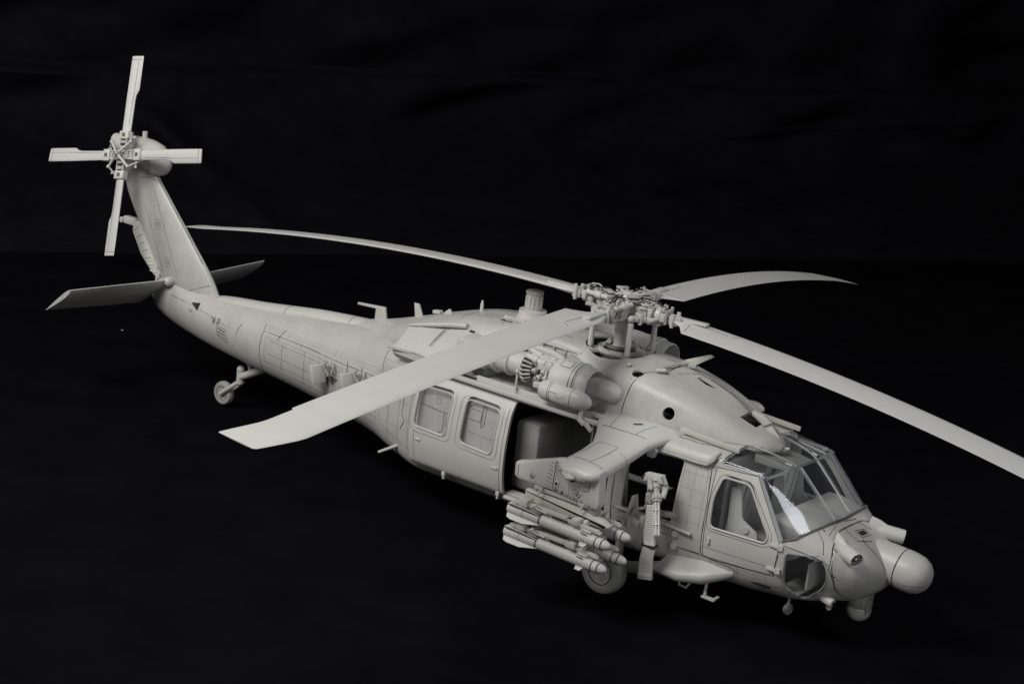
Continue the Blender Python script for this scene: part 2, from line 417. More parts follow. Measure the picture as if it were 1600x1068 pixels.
# glass canopy: the same skin inside the canopy outline
thin = shell_mesh(rings, .018)
cm = boolean(thin.copy(), [cut([(3.46,1.43),(3.755,1.58),(4.15,2.0),(3.6,2.85),(2.42,2.85),(2.44,2.13),(2.93,2.13)], -2, 2)], 'INTERSECT'); finish(cm, 60)
canopy = link('windscreen', cm, 'glass')
def snapline(pts, off=.012, step=.06, bvh=None, closed=False):
    q = []
    for p in dens(pts, step, closed):
        h = (bvh or FB).find_nearest(p); q.append(h[0]+h[1]*off)
    return q
def at_y(y, poly):   # follow skin at a fixed y between two x: list of (x, zguess)
    return [(x, y, z) for x, z in poly]
for s in (-1, 1):
    B().tube(snapline([(3.75,s*.235,1.58),(3.12,s*.245,2.15)], .006), .018, 6).out('windscreen_frame', 'glassrim', canopy)
    B().tube(snapline([(3.72,s*.20,1.60),(3.14,s*.215,2.13)], .01), .009, 5).out('windscreen_frame', 'light', canopy)
    B().tube(snapline([(3.475,s*1.10,1.43),(2.955,s*.925,2.10)], .003), .022, 6).out('windscreen_frame', 'glassrim', canopy)
    B().tube(snapline([(3.12,s*.26,2.15),(2.95,s*.3,2.2),(2.5,s*.38,2.25)], .003), .015, 6).out('windscreen_frame', 'glassrim', canopy)
rim = [(2.955,-.925,2.10),(3.02,-.86,2.07),(3.08,-.65,2.11),(3.115,-.35,2.14),(3.12,0,2.15),(3.115,.35,2.14),(3.08,.65,2.11),(3.02,.86,2.07),(2.955,.925,2.10)]
B().tube(snapline(rim, .003), .022, 6).out('windscreen_frame', 'glassrim', canopy)
B().tube(snapline([(3.475,-1.10,1.42),(3.6,-.98,1.46),(3.72,-.5,1.55),(3.765,0,1.575),(3.72,.5,1.55),(3.6,.98,1.46),(3.475,1.10,1.42)], .004), .016, 6).out('windscreen_seal', 'softink', canopy)
for s in (-1,1):
    B().tube(snapline([(2.93,s*.93,2.12),(2.7,s*.965,2.13),(2.45,s*.985,2.13)], .003), .015, 6).out('windscreen_frame','glassrim',canopy)

for s in (-1,1):
    b = B(); rg = []
    for x,q in ((.95,.85),(1.0,1),(1.6,1),(2.1,1),(2.22,.96),(2.29,.80),(2.32,.5)):
        pr = [(-.90,2.262),(-1.0,2.232),(-1.065,2.165),(-1.088,2.10),(-1.095,2.065),(-1.075,2.06),(-1.03,2.10),(-.95,2.18),(-.88,2.23)]
        rg.append([(x, -s*(-.93+(y+.93)*q), 2.24+(z-2.24)*q) for y,z in pr])
    b.loft(rg); rl = b.out('roof_edge','paint',fus,ang=60); k = Ink(bvh_of(rl))
    k.dots([(1.45,s*1.2,2.14),(2.2,s*1.2,2.14)],.035,.0055); k.line([(.97,s*1.2,2.06),(2.2,s*1.2,2.06),(2.30,s*1.1,2.10),(2.33,s*.95,2.2)],.012,off=.004); k.out('rivet_line','ink',rl)
# cockpit doors
for s in (-1, 1):
    a, b_ = (-2,-.35) if s < 0 else (.35,2)
    inner = [(2.352,2.062),(2.925,2.085),(3.44,1.40),(3.44,1.25),(3.405,.912),(2.392,.892)]
    dm = boolean(shell_mesh(rings,.04), [cut(inner,a,b_)], 'INTERSECT'); dm = boolean(dm, [cut(P_cockwin,a,b_)]); finish(dm, 30)
    d = link('cockpit_door', dm, 'clean')
    gm = boolean(thin.copy(), [cut(P_cockwin,a,b_)], 'INTERSECT'); finish(gm,30); link('window_pane', gm, 'glass', d)
    loop = [(x, s*1.1, z) for x, z in P_cockwin]
    B().tube(snapline(loop, .004, .05, closed=True), .015, 6, closed=True).out('window_frame', 'clean', d)
    big = rounded([(2.445,2.04),(2.88,2.055),(3.34,1.43),(3.30,1.27),(2.39,1.25),(2.365,1.68)], .1)
    Ink(FB).line([(x, s*1.1, z) for x, z in big], .009, True).line([(2.37,s*1.1,1.02),(3.42,s*1.1,1.03)], .008).out('panel_line', 'softink', d)
    for z in (1.34,1.02):
        h = FB.find_nearest(Vector((3.40,s*1.1,z)))[0]
        b = B(); b.box((3.39,h.y+s*.022,z),(.15,.028,.035)); b.cyl((3.46,h.y+s*.022,z-.04),(3.46,h.y+s*.022,z+.04),.018,n=8); b.box((3.49,h.y+s*.018,z),(.05,.03,.07))
        b.out('hinge','light',d)
    h = FB.find_nearest(Vector((2.46,s*1.1,1.12)))[0]
    B().box((2.46,h.y+s*.012,1.12),(.04,.03,.08)).out('door_handle','light',d)
for s in (-1, 1):
    a, b_ = (-2,-.35) if s < 0 else (.35,2)
    gm = boolean(thin.copy(), [cut(P_chin,a,b_)], 'INTERSECT'); finish(gm,30); cw = link('chin_window', gm, 'glass')
    lp = []
    for x, z in P_chin:
        lp.append((x, s*(1.1 if x < 3.7 else .8), z))
    B().tube(snapline(lp,.003,.05,closed=True), .013, 6, closed=True).out('window_frame','glassrim',cw)

# cargo doors: a curved panel standing off the skin, slid fully aft
def door_mesh(s):
    xs_ = list(np.linspace(-2.63,-.90,40)); zs = list(np.linspace(.70,2.075,36)); rg = []
    prof = crom([(1.13,.70),(1.185,.78),(1.235,1.0),(1.25,1.2),(1.24,1.5),(1.19,1.85),(1.12,2.02),(1.07,2.09)], 5)
    outer = [(y, z) for y, z in prof]; inner = [(y-.045, z) for y, z in reversed(prof)]
    ring = outer+inner
    b = B(); b.loft([[(x, s*y, z) for y, z in ring] for x in xs_]); bmesh.ops.recalc_face_normals(b.bm, faces=b.bm.faces)
    me = bpy.data.meshes.new('d'); b.bm.to_mesh(me); b.bm.free(); return me
W1 = rounded([(-2.58,1.30),(-1.97,1.29),(-1.94,1.97),(-2.55,1.95)], .1); W2 = rounded([(-1.72,1.29),(-1.12,1.26),(-1.09,1.97),(-1.69,1.98)], .1)
for s in (-1,1):
    base = door_mesh(s); a, b_ = (-2,-.5) if s < 0 else (.5,2)
    dm = boolean(base.copy(), [cut(W1,a,b_), cut(W2,a,b_)]); finish(dm, 30)
    d = link('cargo_door', dm, 'clean'); DB = bvh_of(base)
    for W in (W1, W2):
        gm = B()
        prof = crom([(1.215,1.2),(1.205,1.5),(1.155,1.85),(1.10,2.0)],5)
        gm.loft([[(x, s*y, z) for y, z in prof]+[(x, s*(y-.012), z) for y, z in reversed(prof)] for x in (min(q[0] for q in W)-.02, max(q[0] for q in W)+.02)])
        bmesh.ops.recalc_face_normals(gm.bm, faces=gm.bm.faces)
        t = bpy.data.meshes.new('g'); gm.bm.to_mesh(t); gm.bm.free()
        t = boolean(t, [cut(W,a,b_)], 'INTERSECT'); finish(t,30); link('window_pane', t, 'glass', d)
        B().tube(snapline([(x,s*1.3,z) for x,z in W], .002,.05,DB,True), .012, 6, closed=True).out('window_frame','clean',d)
    k = Ink(DB)
    k.line([(x,s*1.3,z) for x,z in rounded([(-2.64,1.22),(-1.89,1.22),(-1.87,2.03),(-2.62,2.01)],.13)],.007,True)
    k.line([(x,s*1.3,z) for x,z in rounded([(-1.79,1.22),(-1.04,1.19),(-1.02,2.03),(-1.77,2.04)],.13)],.007,True)
    k.line([(-2.55,s*1.3,.72),(-2.55,s*1.3,1.25)],.007); k.line([(-.96,s*1.3,.74),(-.95,s*1.3,2.05)],.009)
    k.out('panel_line','softink',d)
    for x,z in ((-2.47,1.12),(-1.04,1.1)):
        h = DB.find_nearest(Vector((x,s*1.3,z)))[0]; B().box((x,h.y,z),(.10,.03,.03)).out('door_handle','light',d)
    for x in (-2.0,-1.0,):
        b = B(); b.box((x,s*1.15,.71),(.06,.05,.06)); b.cyl((x,s*1.15,.63),(x,s*1.15,.69),.022,n=8); b.out('roller_bracket','light',d)
# door rails on the fuselage
for s in (-1,1):
    B().box((-.95,s*1.11,2.165),(3.5,.08,.06),bev=.01).out('door_rail','clean')
    B().box((-.02,s*1.15,.705),(1.72,.08,.045),bev=.01).out('door_rail','clean')
    B().box((-.05,s*1.0,.735),(1.75,.16,.02)).out('door_sill','clean')
    B().box((-.75,s*1.03,2.235),(2.6,.03,.03)).out('deck_lip','cream')

# ------------------------------------------------------------------ interior
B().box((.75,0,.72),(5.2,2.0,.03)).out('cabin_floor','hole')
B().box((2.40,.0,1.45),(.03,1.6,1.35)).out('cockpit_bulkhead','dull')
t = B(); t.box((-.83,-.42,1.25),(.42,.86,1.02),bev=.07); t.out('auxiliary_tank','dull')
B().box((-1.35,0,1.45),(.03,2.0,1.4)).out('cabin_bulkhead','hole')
def seat(y):
    b = B(); b.box((2.80,y,1.13),(.50,.46,.10),bev=.03); o = b.out('pilot_seat','dull')
    b = B(); b.box((2.55,y,1.50),(.10,.46,.80),(0,8,0),bev=.03); b.out('backrest','clean',o)
    b = B(); b.box((2.49,y,1.86),(.09,.28,.20),(0,8,0),bev=.03); b.out('headrest','dull',o)
    for s in (-1,1):
        b = B(); b.prism(rounded([(2.52,1.05),(3.0,1.05),(2.97,1.30),(2.72,1.42),(2.66,1.78),(2.50,1.82)],.05),'y',y+s*.235,y+s*.262,bev=.006); b.out('side_armour','clean' ,o)
        b = B(); b.cyl((2.80,y+s*.262,1.30),(2.80,y+s*.285,1.30),.05); b.out('armour_knob','light',o)
    for yy in (-.1,.1):
        B().box((2.612,y+yy,1.50),(.012,.05,.66),(0,8,0)).out('harness_strap','light',o)
for y in (-.56,.56): seat(y)
b = B(); b.prism(rounded([(3.15,1.52),(3.58,1.47),(3.60,1.16),(3.40,1.05),(3.12,1.10)],.04),'y',-.82,.82,bev=.02); dash = b.out('instrument_panel','dull')
for k in range(-3,4):
    b = B(); b.cyl((3.125,k*.2,1.24),(3.10,k*.2,1.24),.055,n=14); b.out('dial','hole',dash)
b = B(); b.prism(rounded([(3.10,1.53),(3.10,1.57),(3.30,1.58),(3.66,1.50),(3.64,1.46)],.01),'y',-.80,.80,bev=.01); b.out('glare_shield','paint',dash)
b = B(); b.prism([(2.62,.95),(3.2,.95),(3.2,1.12),(2.62,1.02)],'y',-.16,.16,bev=.01); b.out('centre_console','dull')
b = B(); b.prism([(2.5,2.17),(3.02,2.10),(3.02,2.05),(2.5,2.05)],'y',-.32,.32,bev=.01); b.out('overhead_console','dull')
for s in (-1,1):
    B().tube([(3.02,s*.56,.9),(3.0,s*.56,1.18),(2.96,s*.58,1.24)],.014,6).out('control_stick','dull')
    b = B(); b.box((3.75,s*.5,.95),(.03,.55,.35)); b.box((3.70,s*.4,.80),(.05,.09,.14)); b.box((3.70,s*.62,.80),(.05,.09,.14)); b.box((3.55,s*.6,.70),(.3,.5,.02)); b.out('pedal_panel','clean')
    B().cyl((2.45,s*.95,2.08),(2.95,s*.88,2.04),.02).out('roof_grab_rail','light')
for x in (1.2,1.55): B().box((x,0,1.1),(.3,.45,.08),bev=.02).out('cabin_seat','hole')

# ------------------------------------------------------------------ rotor fairing on the roof
DG = [
 (-5.3,[(.10,1.96),(.10,2.0),(.08,2.04),(.04,2.06),(0,2.065)]),
 (-4.7,[(.20,2.02),(.20,2.09),(.15,2.15),(.07,2.19),(0,2.20)]),
 (-4.2,[(.36,2.0),(.35,2.14),(.26,2.25),(.12,2.31),(0,2.33)]),
 (-3.7,[(.56,2.05),(.54,2.26),(.42,2.39),(.2,2.47),(0,2.49)]),
 (-3.1,[(.78,2.12),(.76,2.40),(.60,2.57),(.32,2.67),(0,2.69)]),
 (-2.4,[(.84,2.15),(.82,2.50),(.68,2.74),(.40,2.86),(0,2.88)]),
 (-1.75,[(.80,2.18),(.78,2.58),(.68,2.84),(.42,2.94),(0,2.96)]),
 (-1.6,[(.56,2.2),(.56,2.56),(.55,2.86),(.40,2.95),(0,2.98)]),
 (-1.0,[(.52,2.2),(.52,2.56),(.52,2.88),(.40,2.96),(0,2.99)]),
 (-.45,[(.52,2.2),(.53,2.56),(.54,2.86),(.42,2.94),(0,2.97)]),
 (.0,[(.74,2.2),(.72,2.50),(.64,2.76),(.40,2.91),(0,2.95)]),
 (.65,[(.84,2.22),(.80,2.54),(.69,2.79),(.38,2.90),(0,2.97)]),
 (1.22,[(.79,2.22),(.75,2.50),(.64,2.72),(.33,2.82),(0,2.91)]),
 (1.84,[(.67,2.22),(.63,2.41),(.52,2.575),(.26,2.66),(0,2.745)]),
 (2.2,[(.54,2.22),(.50,2.35),(.40,2.455),(.21,2.51),(0,2.555)]),
 (2.45,[(.40,2.22),(.37,2.30),(.28,2.37),(.15,2.41),(0,2.425)]),
 (2.64,[(.24,2.21),(.22,2.27),(.17,2.32),(.09,2.345),(0,2.355)]),
 (2.74,[(.08,2.20),(.07,2.23),(.05,2.26),(.03,2.27),(0,2.275)])]
def dg_ring(x):
    h = section(DG, x, 6); h = [(0, h[0][1]-.0)] + h
    return full_ring(h, x)
dgx = list(np.arange(-5.3,-1.8,.15))+list(np.arange(-1.75,2.3,.075))+list(np.arange(2.3,2.75,.04))+[2.74]
dr = [dg_ring(float(x)) for x in dgx]
dme = bpy.data.meshes.new('dg'); _b = skin_bm(dr); _b.to_mesh(dme); _b.free(); GB = bvh_of(dme)
pit = B(); pit.lathe((0,0,2.6),(0,0,1),[(0,.5),(1,.5)],40)
h1 = B(); h1.cyl((1.35,-1.2,2.47),(1.35,-.45,2.47),.085,n=24)
h2 = B(); h2.lathe((.70,-.58,2.3),(0,0,1),[(0,.085),(1,.085)],20)
h3 = cut([(2.13,-.20),(2.36,-.14),(2.36,.07),(2.15,.07)], 2.35, 3, 'z')
h4 = cut([(1.34,-.1),(1.5,-.12),(1.66,-.08),(1.60,-.04),(1.36,-.04)], 2.4, 3.2, 'z')
h5 = cut([(1.22,.12),(1.42,.12),(1.42,.16),(1.22,.16)], 2.4, 3.2, 'z')
h6 = cut([(-1.86,-.40),(-1.64,-.40),(-1.64,-.28),(-1.86,-.28)], 2.4, 3.2, 'z')
dm = boolean(shell_mesh(dr,.03), [pit,h1,h2,h3,h4,h5,h6]); finish(dm, 32)
cowl = link('rotor_fairing', dm, 'paint')
B().lathe((0,0,2.64),(0,0,1),[(0,.56),(.02,.56)],40).out('gearbox_deck','burnt',cowl)
B().box((1.3,-.35,2.40),(.6,.3,.02)).out('inner_plate','hole',cowl)
k = Ink(GB)
k.line([(.66,-.86,2.24),(.69,-.80,2.5),(.72,-.70,2.68),(.78,-.50,2.83),(.86,-.42,2.87),(.98,-.3,2.9),(1.0,0,2.92),(.98,.3,2.9),(.72,.7,2.68),(.66,.86,2.24)],.013)
k.line([(-.62,.22,2.9),(-1.1,.3,2.92),(-1.6,.36,2.9)],.008); k.line([(-.62,-.3,2.9),(-1.6,-.34,2.9)],.008)
k.line([(-1.15,-.45,2.9),(-1.15,.5,2.9)],.009); k.line([(-.55,.42,2.86),(.1,.62,2.74),(.5,.70,2.68)],.009)
k.line([(-1.74,-.7,2.7),(-1.74,0,2.9),(-1.74,.7,2.7)],.01); k.patch([(-2.14,-.73,2.74),(-2.04,-.74,2.74),(-2.03,-.71,2.76),(-2.13,-.70,2.76)],.006)
k.line([(1.08,-.22,2.88),(1.25,-.06,2.89),(1.45,.1,2.86)],.008)
k.out('panel_line','ink',cowl)
k = Ink(GB)
for j in range(9): k.line([(-.7-.09*j,.25,2.9),(-.7-.09*j,.62,2.7)],.009)
k.dots([(.62,-.86,2.3),(.64,-.80,2.5),(.66,-.70,2.7),(.74,-.48,2.84)],.05,.006)
k.line([(-2.5,-.5,2.8),(-2.5,.5,2.8)],.008); k.line([(-3.3,-.5,2.5),(-3.3,.5,2.5)],.008); k.line([(-2.9,-.3,2.7),(-1.9,-.32,2.9)],.007); k.line([(-2.9,.2,2.75),(-1.9,.22,2.95)],.007)
k.dots([(-2.45,-.5,2.8),(-2.45,.5,2.8)],.06,.006); k.dots([(-1.70,-.6,2.8),(-1.70,.6,2.8)],.06,.006)
k.line([(.1,-.72,2.6),(.25,-.60,2.78),(.35,-.5,2.86)],.006); k.line([(.05,-.66,2.72),(-.45,-.53,2.8)],.007)
k.out('louvre','softink',cowl)
FI = Ink(FB)
FI.line([(2.6,-.3,2.27),(2.38,-.46,2.25),(2.1,-.60,2.26),(1.6,-.76,2.25),(1.2,-.82,2.25),(.6,-.88,2.25)],.016)
# panel seams on the body (wash in the engraved lines)
def vseam(x, z0, z1, w=.01, ink=None, x1=None):
    (ink or FI).line([(x,-1.3,z0),( (x+(x1 if x1 is not None else x))/2,-1.3,(z0+z1)/2),(x1 if x1 is not None else x,-1.3,z1)], w)
SI = Ink(FB)
FI.line([(x, s, z) for x,s,z in ((-6.48,-.35,1.72),(-6.5,-.5,1.5),(-6.52,-.6,1.2),(-6.5,-.35,.93),(-6.5,-.1,.86))],.012)
FI.line([(-6.48,-.4,1.62),(-5.5,-.6,1.66),(-4.5,-.8,1.66),(-3.55,-1,1.70)],.009)
FI.line([(-3.58,-.7,2.05),(-3.56,-.95,1.80),(-3.56,-1.1,1.45)],.013)
for x in (-4.42,-4.05):
    FI.line([(x,-.8,1.72),(x+.03,-.9,1.60),(x-.03,-.9,1.45),(x+.0,-.9,1.2),(x-.03,-.9,1.02)],.016)
FI.line([(-7.05,-.5,1.66),(-7.1,-.5,1.55),(-7.12,-.5,1.4)],.012); FI.line([(-6.0,-.5,1.80),(-6.07,-.5,1.68),(-6.1,-.5,1.58)],.01)
FI.line([(-4.35,-1,1.55),(-3.6,-1,1.58)],.008); FI.line([(-2.95,-1.2,1.9),(-2.97,-1.2,1.35),(-2.9,-1.2,1.25),(-2.98,-1.2,1.1)],.012)
SI.line([(-7.4,-.5,1.5),(-8.2,-.4,1.62),(-8.9,-.2,1.62)],.008); SI.line([(-3.4,-1.2,.95),(-2.7,-1.2,.82)],.008)
for z in (1.55,1.3): SI.line([(-6.3,-.6,z),(-4.6,-.8,z-.05)],.006)
for z in (1.72,1.76,1.80): SI.dots([(-6.4,-.5,z),(-3.6,-.9,z+.02)],.055,.006)
FI.line([(-2.72,-1.2,1.9),(-2.72,-1.2,.8)],.01)
# cockpit, nose and window-surround seams
FI.line([(2.30,-1.2,2.06),(2.345,-1.2,1.6),(2.35,-1.2,.9),(2.45,-1.2,.86),(3.35,-1.2,.88),(3.44,-1.2,.92),(3.46,-1.2,1.24)],.014)
FI.line([(2.2,-1.0,2.08),(2.32,-1.0,2.12),(2.36,-.95,2.2)],.016)
for z in (1.28,1.5,1.72,1.94): SI.dots([(1.92,-1.2,z),(2.30,-1.2,z)],.03,.0055)
for x in (1.92,2.1,2.28): SI.dots([(x,-1.2,1.2),(x-.01,-1.2,2.02)],.03,.0055)
FI.line([(1.93,-1.2,.86),(2.33,-1.2,.88)],.01); SI.line([(1.9,-1.2,1.13),(1.9,-1.2,.85)],.01)
SI.dots([(1.0,-.98,2.2),(2.2,-.97,2.2)],.035,.006); SI.dots([(1.0,-1.04,2.12),(2.25,-1.03,2.12)],.035,.006)
SI.dots([(1.35,-.9,2.28),(2.3,-.9,2.28)],.04,.006)
FI.line([(1.35,-.86,2.3),(1.9,-.84,2.3),(2.45,-.7,2.3)],.008)
FI.line([(2.40,-1.0,2.14),(2.43,-.7,2.26),(2.46,-.4,2.28)],.012)
# nose hatch outline, starboard half then port half
for s in (-1,1):
    FI.line([(3.87,0,1.52),(3.87,s*.3,1.51),(3.92,s*.5,1.46),(3.98,s*.66,1.38),(4.03,s*.76,1.27),(4.04,s*.8,1.15),(4.10,s*.74,1.0),(4.12,s*.7,.88),(4.16,s*.55,.75),(4.2,s*.4,.69)],.017)
FI.line([(3.80,-.3,1.55),(3.84,-.55,1.48)],.008); FI.line([(3.70,-.62,1.52),(3.84,-.68,1.42),(3.93,-.80,1.31)],.008)
FI.line([(3.50,-1.1,1.38),(3.93,-.95,1.31),(4.03,-.8,1.2)],.012)
FI.line([(3.86,-.18,1.52),(4.10,-.2,1.42),(4.18,.05,1.38)],.014); FI.line([(3.86,.18,1.52),(4.02,.3,1.42)],.012)
FI.line([(3.97,-.05,1.5),(3.99,.17,1.47),(4.10,.17,1.42),(4.08,-.05,1.44)],.012,True)
FI.line([(3.8,-.05,1.57),(3.83,.22,1.55)],.012)
FI.patch([(3.99,-.03,1.46),(4.0,.13,1.46),(4.06,.13,1.43),(4.05,-.03,1.43)],.006)
FI.patch([(3.74,-.55,1.52),(3.765,-.55,1.51),(3.765,-.53,1.51),(3.74,-.53,1.52)],.006)
SI.line([(3.55,-1.1,.70),(2.6,-1.05,.66)],.008)
FI.line([(-7.66,-.5,1.46),(-7.40,-.5,1.42),(-7.36,-.5,1.17),(-7.60,-.5,1.20)],.009,True)
for z in (1.40,1.33,1.26): FI.line([(-7.6,-.5,z-.0),(-7.42,-.5,z-.03)],.02)
c = Vector((-8.35,-.4,1.52)); FI.line([(c.x+.03*cos(a),-.4,c.z+.03*sin(a)) for a in np.linspace(0,2*pi,9)[:-1]],.01,True,.02)
for x,z in ((-4.25,1.45),(-3.75,1.42),(-4.95,1.62)): SI.line([(x+.04*cos(a),-1,z+.04*sin(a)) for a in np.linspace(0,2*pi,9)[:-1]],.008,True,.02)
FI.line([(2.07,-.96,2.2),(2.10,-.9,2.25),(1.95,-.82,2.3)],.006)
FI.line([(1.80+.13*cos(a),-.9+.085*sin(a),2.3) for a in np.linspace(0,2*pi,17)[:-1]],.009,True,.03)
FI.patch([(1.34,-.93,2.3),(1.50,-.95,2.3),(1.50,-.92,2.3),(1.34,-.90,2.3)],.006)
for x in (-6.0,-5.45,-4.9): SI.line([(x,-.8,1.62),(x+.01,-.9,1.3),(x,-.7,.95)],.006)
for z0,z1 in ((1.12,1.06),(.98,.90)): SI.line([(-6.5,-.6,z0),(-3.6,-1.1,z1)],.006)
for x in (-6.45,-3.62,-3.52): SI.dots([(x,-1.1,1.70),(x,-1.1,1.0)],.04,.0055)
SI.dots([(-6.4,-.5,1.58),(-3.65,-1,1.60)],.05,.0055)
for x in (-3.3,-3.05,-2.8): SI.line([(x,-1.2,1.95),(x,-1.2,.85)],.006)
SI.dots([(-3.5,-1.2,1.5),(-2.72,-1.2,1.5)],.04,.0055); SI.dots([(-3.5,-1.2,1.1),(-2.72,-1.2,1.1)],.04,.0055)
# body side seen through the cabin door panes
FI.line([(-2.60,-1.2,1.62),(-2.25,-1.2,1.60),(-2.0,-1.2,1.60)],.01); FI.line([(-2.12,-1.2,1.60),(-2.12,-1.2,1.32),(-2.2,-1.2,1.28)],.012)
FI.line([(-2.02,-1.2,1.56),(-2.07,-1.2,1.52),(-2.07,-1.2,1.38),(-1.99,-1.2,1.36)],.008); FI.line([(-2.30,-1.2,1.78),(-2.22,-1.2,1.78),(-2.22,-1.2,1.70),(-2.30,-1.2,1.70)],.008,True)
FI.line([(-1.64,-1.2,1.80),(-1.45,-1.2,1.80),(-1.45,-1.2,1.64),(-1.66,-1.2,1.64)],.009); FI.line([(-1.44,-1.2,1.92),(-1.38,-1.2,1.86),(-1.38,-1.2,1.62),(-1.44,-1.2,1.56)],.009,True)
SI.dots([(-1.41,-1.2,1.88),(-1.41,-1.2,1.60)],.04,.008); SI.line([(-1.65,-1.2,1.45),(-1.1,-1.2,1.44)],.006)
for x in (2.5,2.9,3.3): SI.line([(x,-1.2,.86),(x+.02,-1.1,.68)],.006)
SI.dots([(2.4,-1.1,.84),(3.45,-1.1,.86)],.04,.005)
FI.line([(1.42,-1.0,2.2),(2.2,-.98,2.2)],.006)
rnd = random.Random(21)
for x in (-6.0,-5.0): SI.dots([(x,-1.0,1.60),(x,-1.0,.95)],.055,.005)
for _ in range(26):
    x = rnd.uniform(-7.4,-3.0); z = rnd.uniform(.95,1.8); L_ = rnd.uniform(.02,.05); SI.line([(x,-1.1,z),(x+L_*.2,-1.1,z-L_)],rnd.uniform(.004,.007))
FI.out('panel_line','ink',fus); SI.out('rivet_line','softink',fus)
# cover over the tail drive shaft
sp = []
for x in np.linspace(-8.2,-4.3,30):
    zt = pchip([-8.3,-8.0,-6.84,-5.5,-4.2],[1.70,1.80,1.95,2.13,2.24],float(x)); wd = .13 + .05*(x+8.2)/3.9; hh = zt-.17
    sp.append([(x, wd*cos(a)*1.0, hh + (.17)*sin(a)**.7 if sin(a)>0 else hh-.03) for a in np.linspace(0,pi,13)]+[(x,-wd,hh-.12),(x,wd,hh-.12)])
b = B(); b.loft(sp); spine = b.out('driveshaft_cover','clean',fus); SB = bvh_of(spine)
k = Ink(SB)
for x in (-8.0,-6.35,-4.95): k.line([(x,-.3,1.7+.0),(x,-.22,2.1),(x,0,2.5)],.012)
k.line([(-8.1,-.4,1.64),(-6.4,-.4,1.80),(-4.9,-.45,1.96)],.014); k.out('panel_line','ink',spine)
for x in (-6.6,-5.2): B().box((x,-.17,pchip([-8,-4],[1.70,2.03],x)),(.12,.02,.02)).out('latch','softink',spine)
# slats / guards beside the fairing
for s in (-1,1):
    b = B(); pts = [(1.62,s*.79,2.33),(2.0,s*.80,2.32),(2.50,s*.80,2.28)]
    b.box((2.07,s*.80,2.32),(.92,.03,.07),(0,2.5,0),bev=.008); b.out('sliding_rail','cream')
B().ball((1.66,.98,2.35),.085,14,(2.2,1,1)).out('position_light','cream')

# ------------------------------------------------------------------ fin
fr = []
FINT = [(1.45,-9.25,-7.85,.10),(1.70,-9.32,-7.95,.165),(1.9,-9.50,-8.06,.185),(2.6,-10.0,-8.72,.165),(3.17,-10.38,-9.30,.15),(3.5,-10.50,-9.62,.14),(3.75,-10.52,-9.75,.13)]
for z in np.linspace(1.45,3.7,24):
    te = pchip([f[0] for f in FINT],[f[1] for f in FINT],z); le = pchip([f[0] for f in FINT],[f[2] for f in FINT],z); th = pchip([f[0] for f in FINT],[f[3] for f in FINT],z)
    ring = []
    for a in np.linspace(0,2*pi,33)[:-1]:
        cx = (1+cos(a))/2; ring.append((te+(le-te)*cx, -th*sin(a)*(.35+.65*cx**.5)*(1.1-.25*cx), z))
    fr.append(ring)
b = B(); b.loft(fr); fin = b.out('tail_fin','paint'); NB = bvh_of(fin)
k = Ink(NB)
k.line([(-8.85,-.3,1.9),(-9.2,-.3,2.6),(-9.55,-.3,3.3)],.008); k.line([(-8.62,-.3,1.72),(-8.05,-.3,2.0)],.01)
k.line([(-9.95,-.3,3.42),(-9.6,-.3,3.52),(-9.45,-.2,3.5)],.012)
k.line([(-9.60,-.3,1.90),(-9.3,-.3,1.9),(-9.5,-.3,2.4),(-9.8,-.3,3.0)],.009)
for x,z in ((-9.42,2.72),(-9.12,2.12)):
    k.line([(x-.06,-.3,z-.09),(x+.06,-.3,z-.07),(x+.05,-.3,z+.09),(x-.07,-.3,z+.07)],.007,True,.03)
    k.line([(x+.03*cos(a),-.3,z+.03*sin(a)) for a in np.linspace(0,2*pi,9)[:-1]],.010,True,.02)
k.out('panel_line','softink',fin)
k = Ink(bvh_of(fin,fus)); k.patch([(-8.38,-.5,1.735),(-8.18,-.5,1.81),(-8.20,-.5,1.60)],.012); k.out('inlet_opening','ink',fin)
k = Ink(NB); k.line([(-9.60,-.03,3.52),(-8.98,-.03,2.86),(-8.38,-.03,2.24)],.012); k.out('leading_edge_line','ink',fin)
# ribbed rudder panel behind the fin
b = B(); b.prism([(-9.40,1.76),(-9.38,1.86),(-9.98,2.66),(-10.10,2.62),(-10.10,2.44),(-9.87,2.10),(-9.56,1.84)],'y',-.075,.075,bev=.02); rp = b.out('trailing_edge_panel','clean',fin)
for i in range(7):
    t = i/6; a = Vector((-9.44-.50*t,-.075,1.87+.70*t)); q = Vector((-9.60-.48*t,-.076,1.87+.60*t))
    B().tube([a, q],.011,6).out('rib','light',rp)
b = B(); b.box((-10.22,0,2.60),(.30,.12,.13),bev=.02); b.box((-10.39,-.02,2.59),(.06,.16,.09),bev=.01); b.out('tail_light_housing','clean',fin)
# gearbox fairing
gf = []
for x,z,ry,rz in ((-10.78,3.92,.03,.05),(-10.72,3.92,.12,.11),(-10.5,3.88,.18,.17),(-10.25,3.84,.22,.23),(-10.0,3.80,.24,.28),(-9.8,3.78,.24,.29),(-9.62,3.76,.22,.27),(-9.48,3.74,.16,.21),(-9.39,3.73,.09,.12),(-9.35,3.72,.02,.03)):
    gf.append([(x, ry*cos(a), z+rz*sin(a)) for a in np.linspace(0,2*pi,25)[:-1]])
b = B(); b.loft(gf); gb = b.out('tail_gearbox_fairing','clean',fin)
Ink(bvh_of(gb)).line([(-9.62,-.3,4.1),(-9.60,-.3,3.8),(-9.66,-.3,3.4)],.01).out('panel_line','softink',gb)
B().cyl((-10.06,.05,4.0),(-10.06,.05,4.17),.045).out('beacon','light',fin)

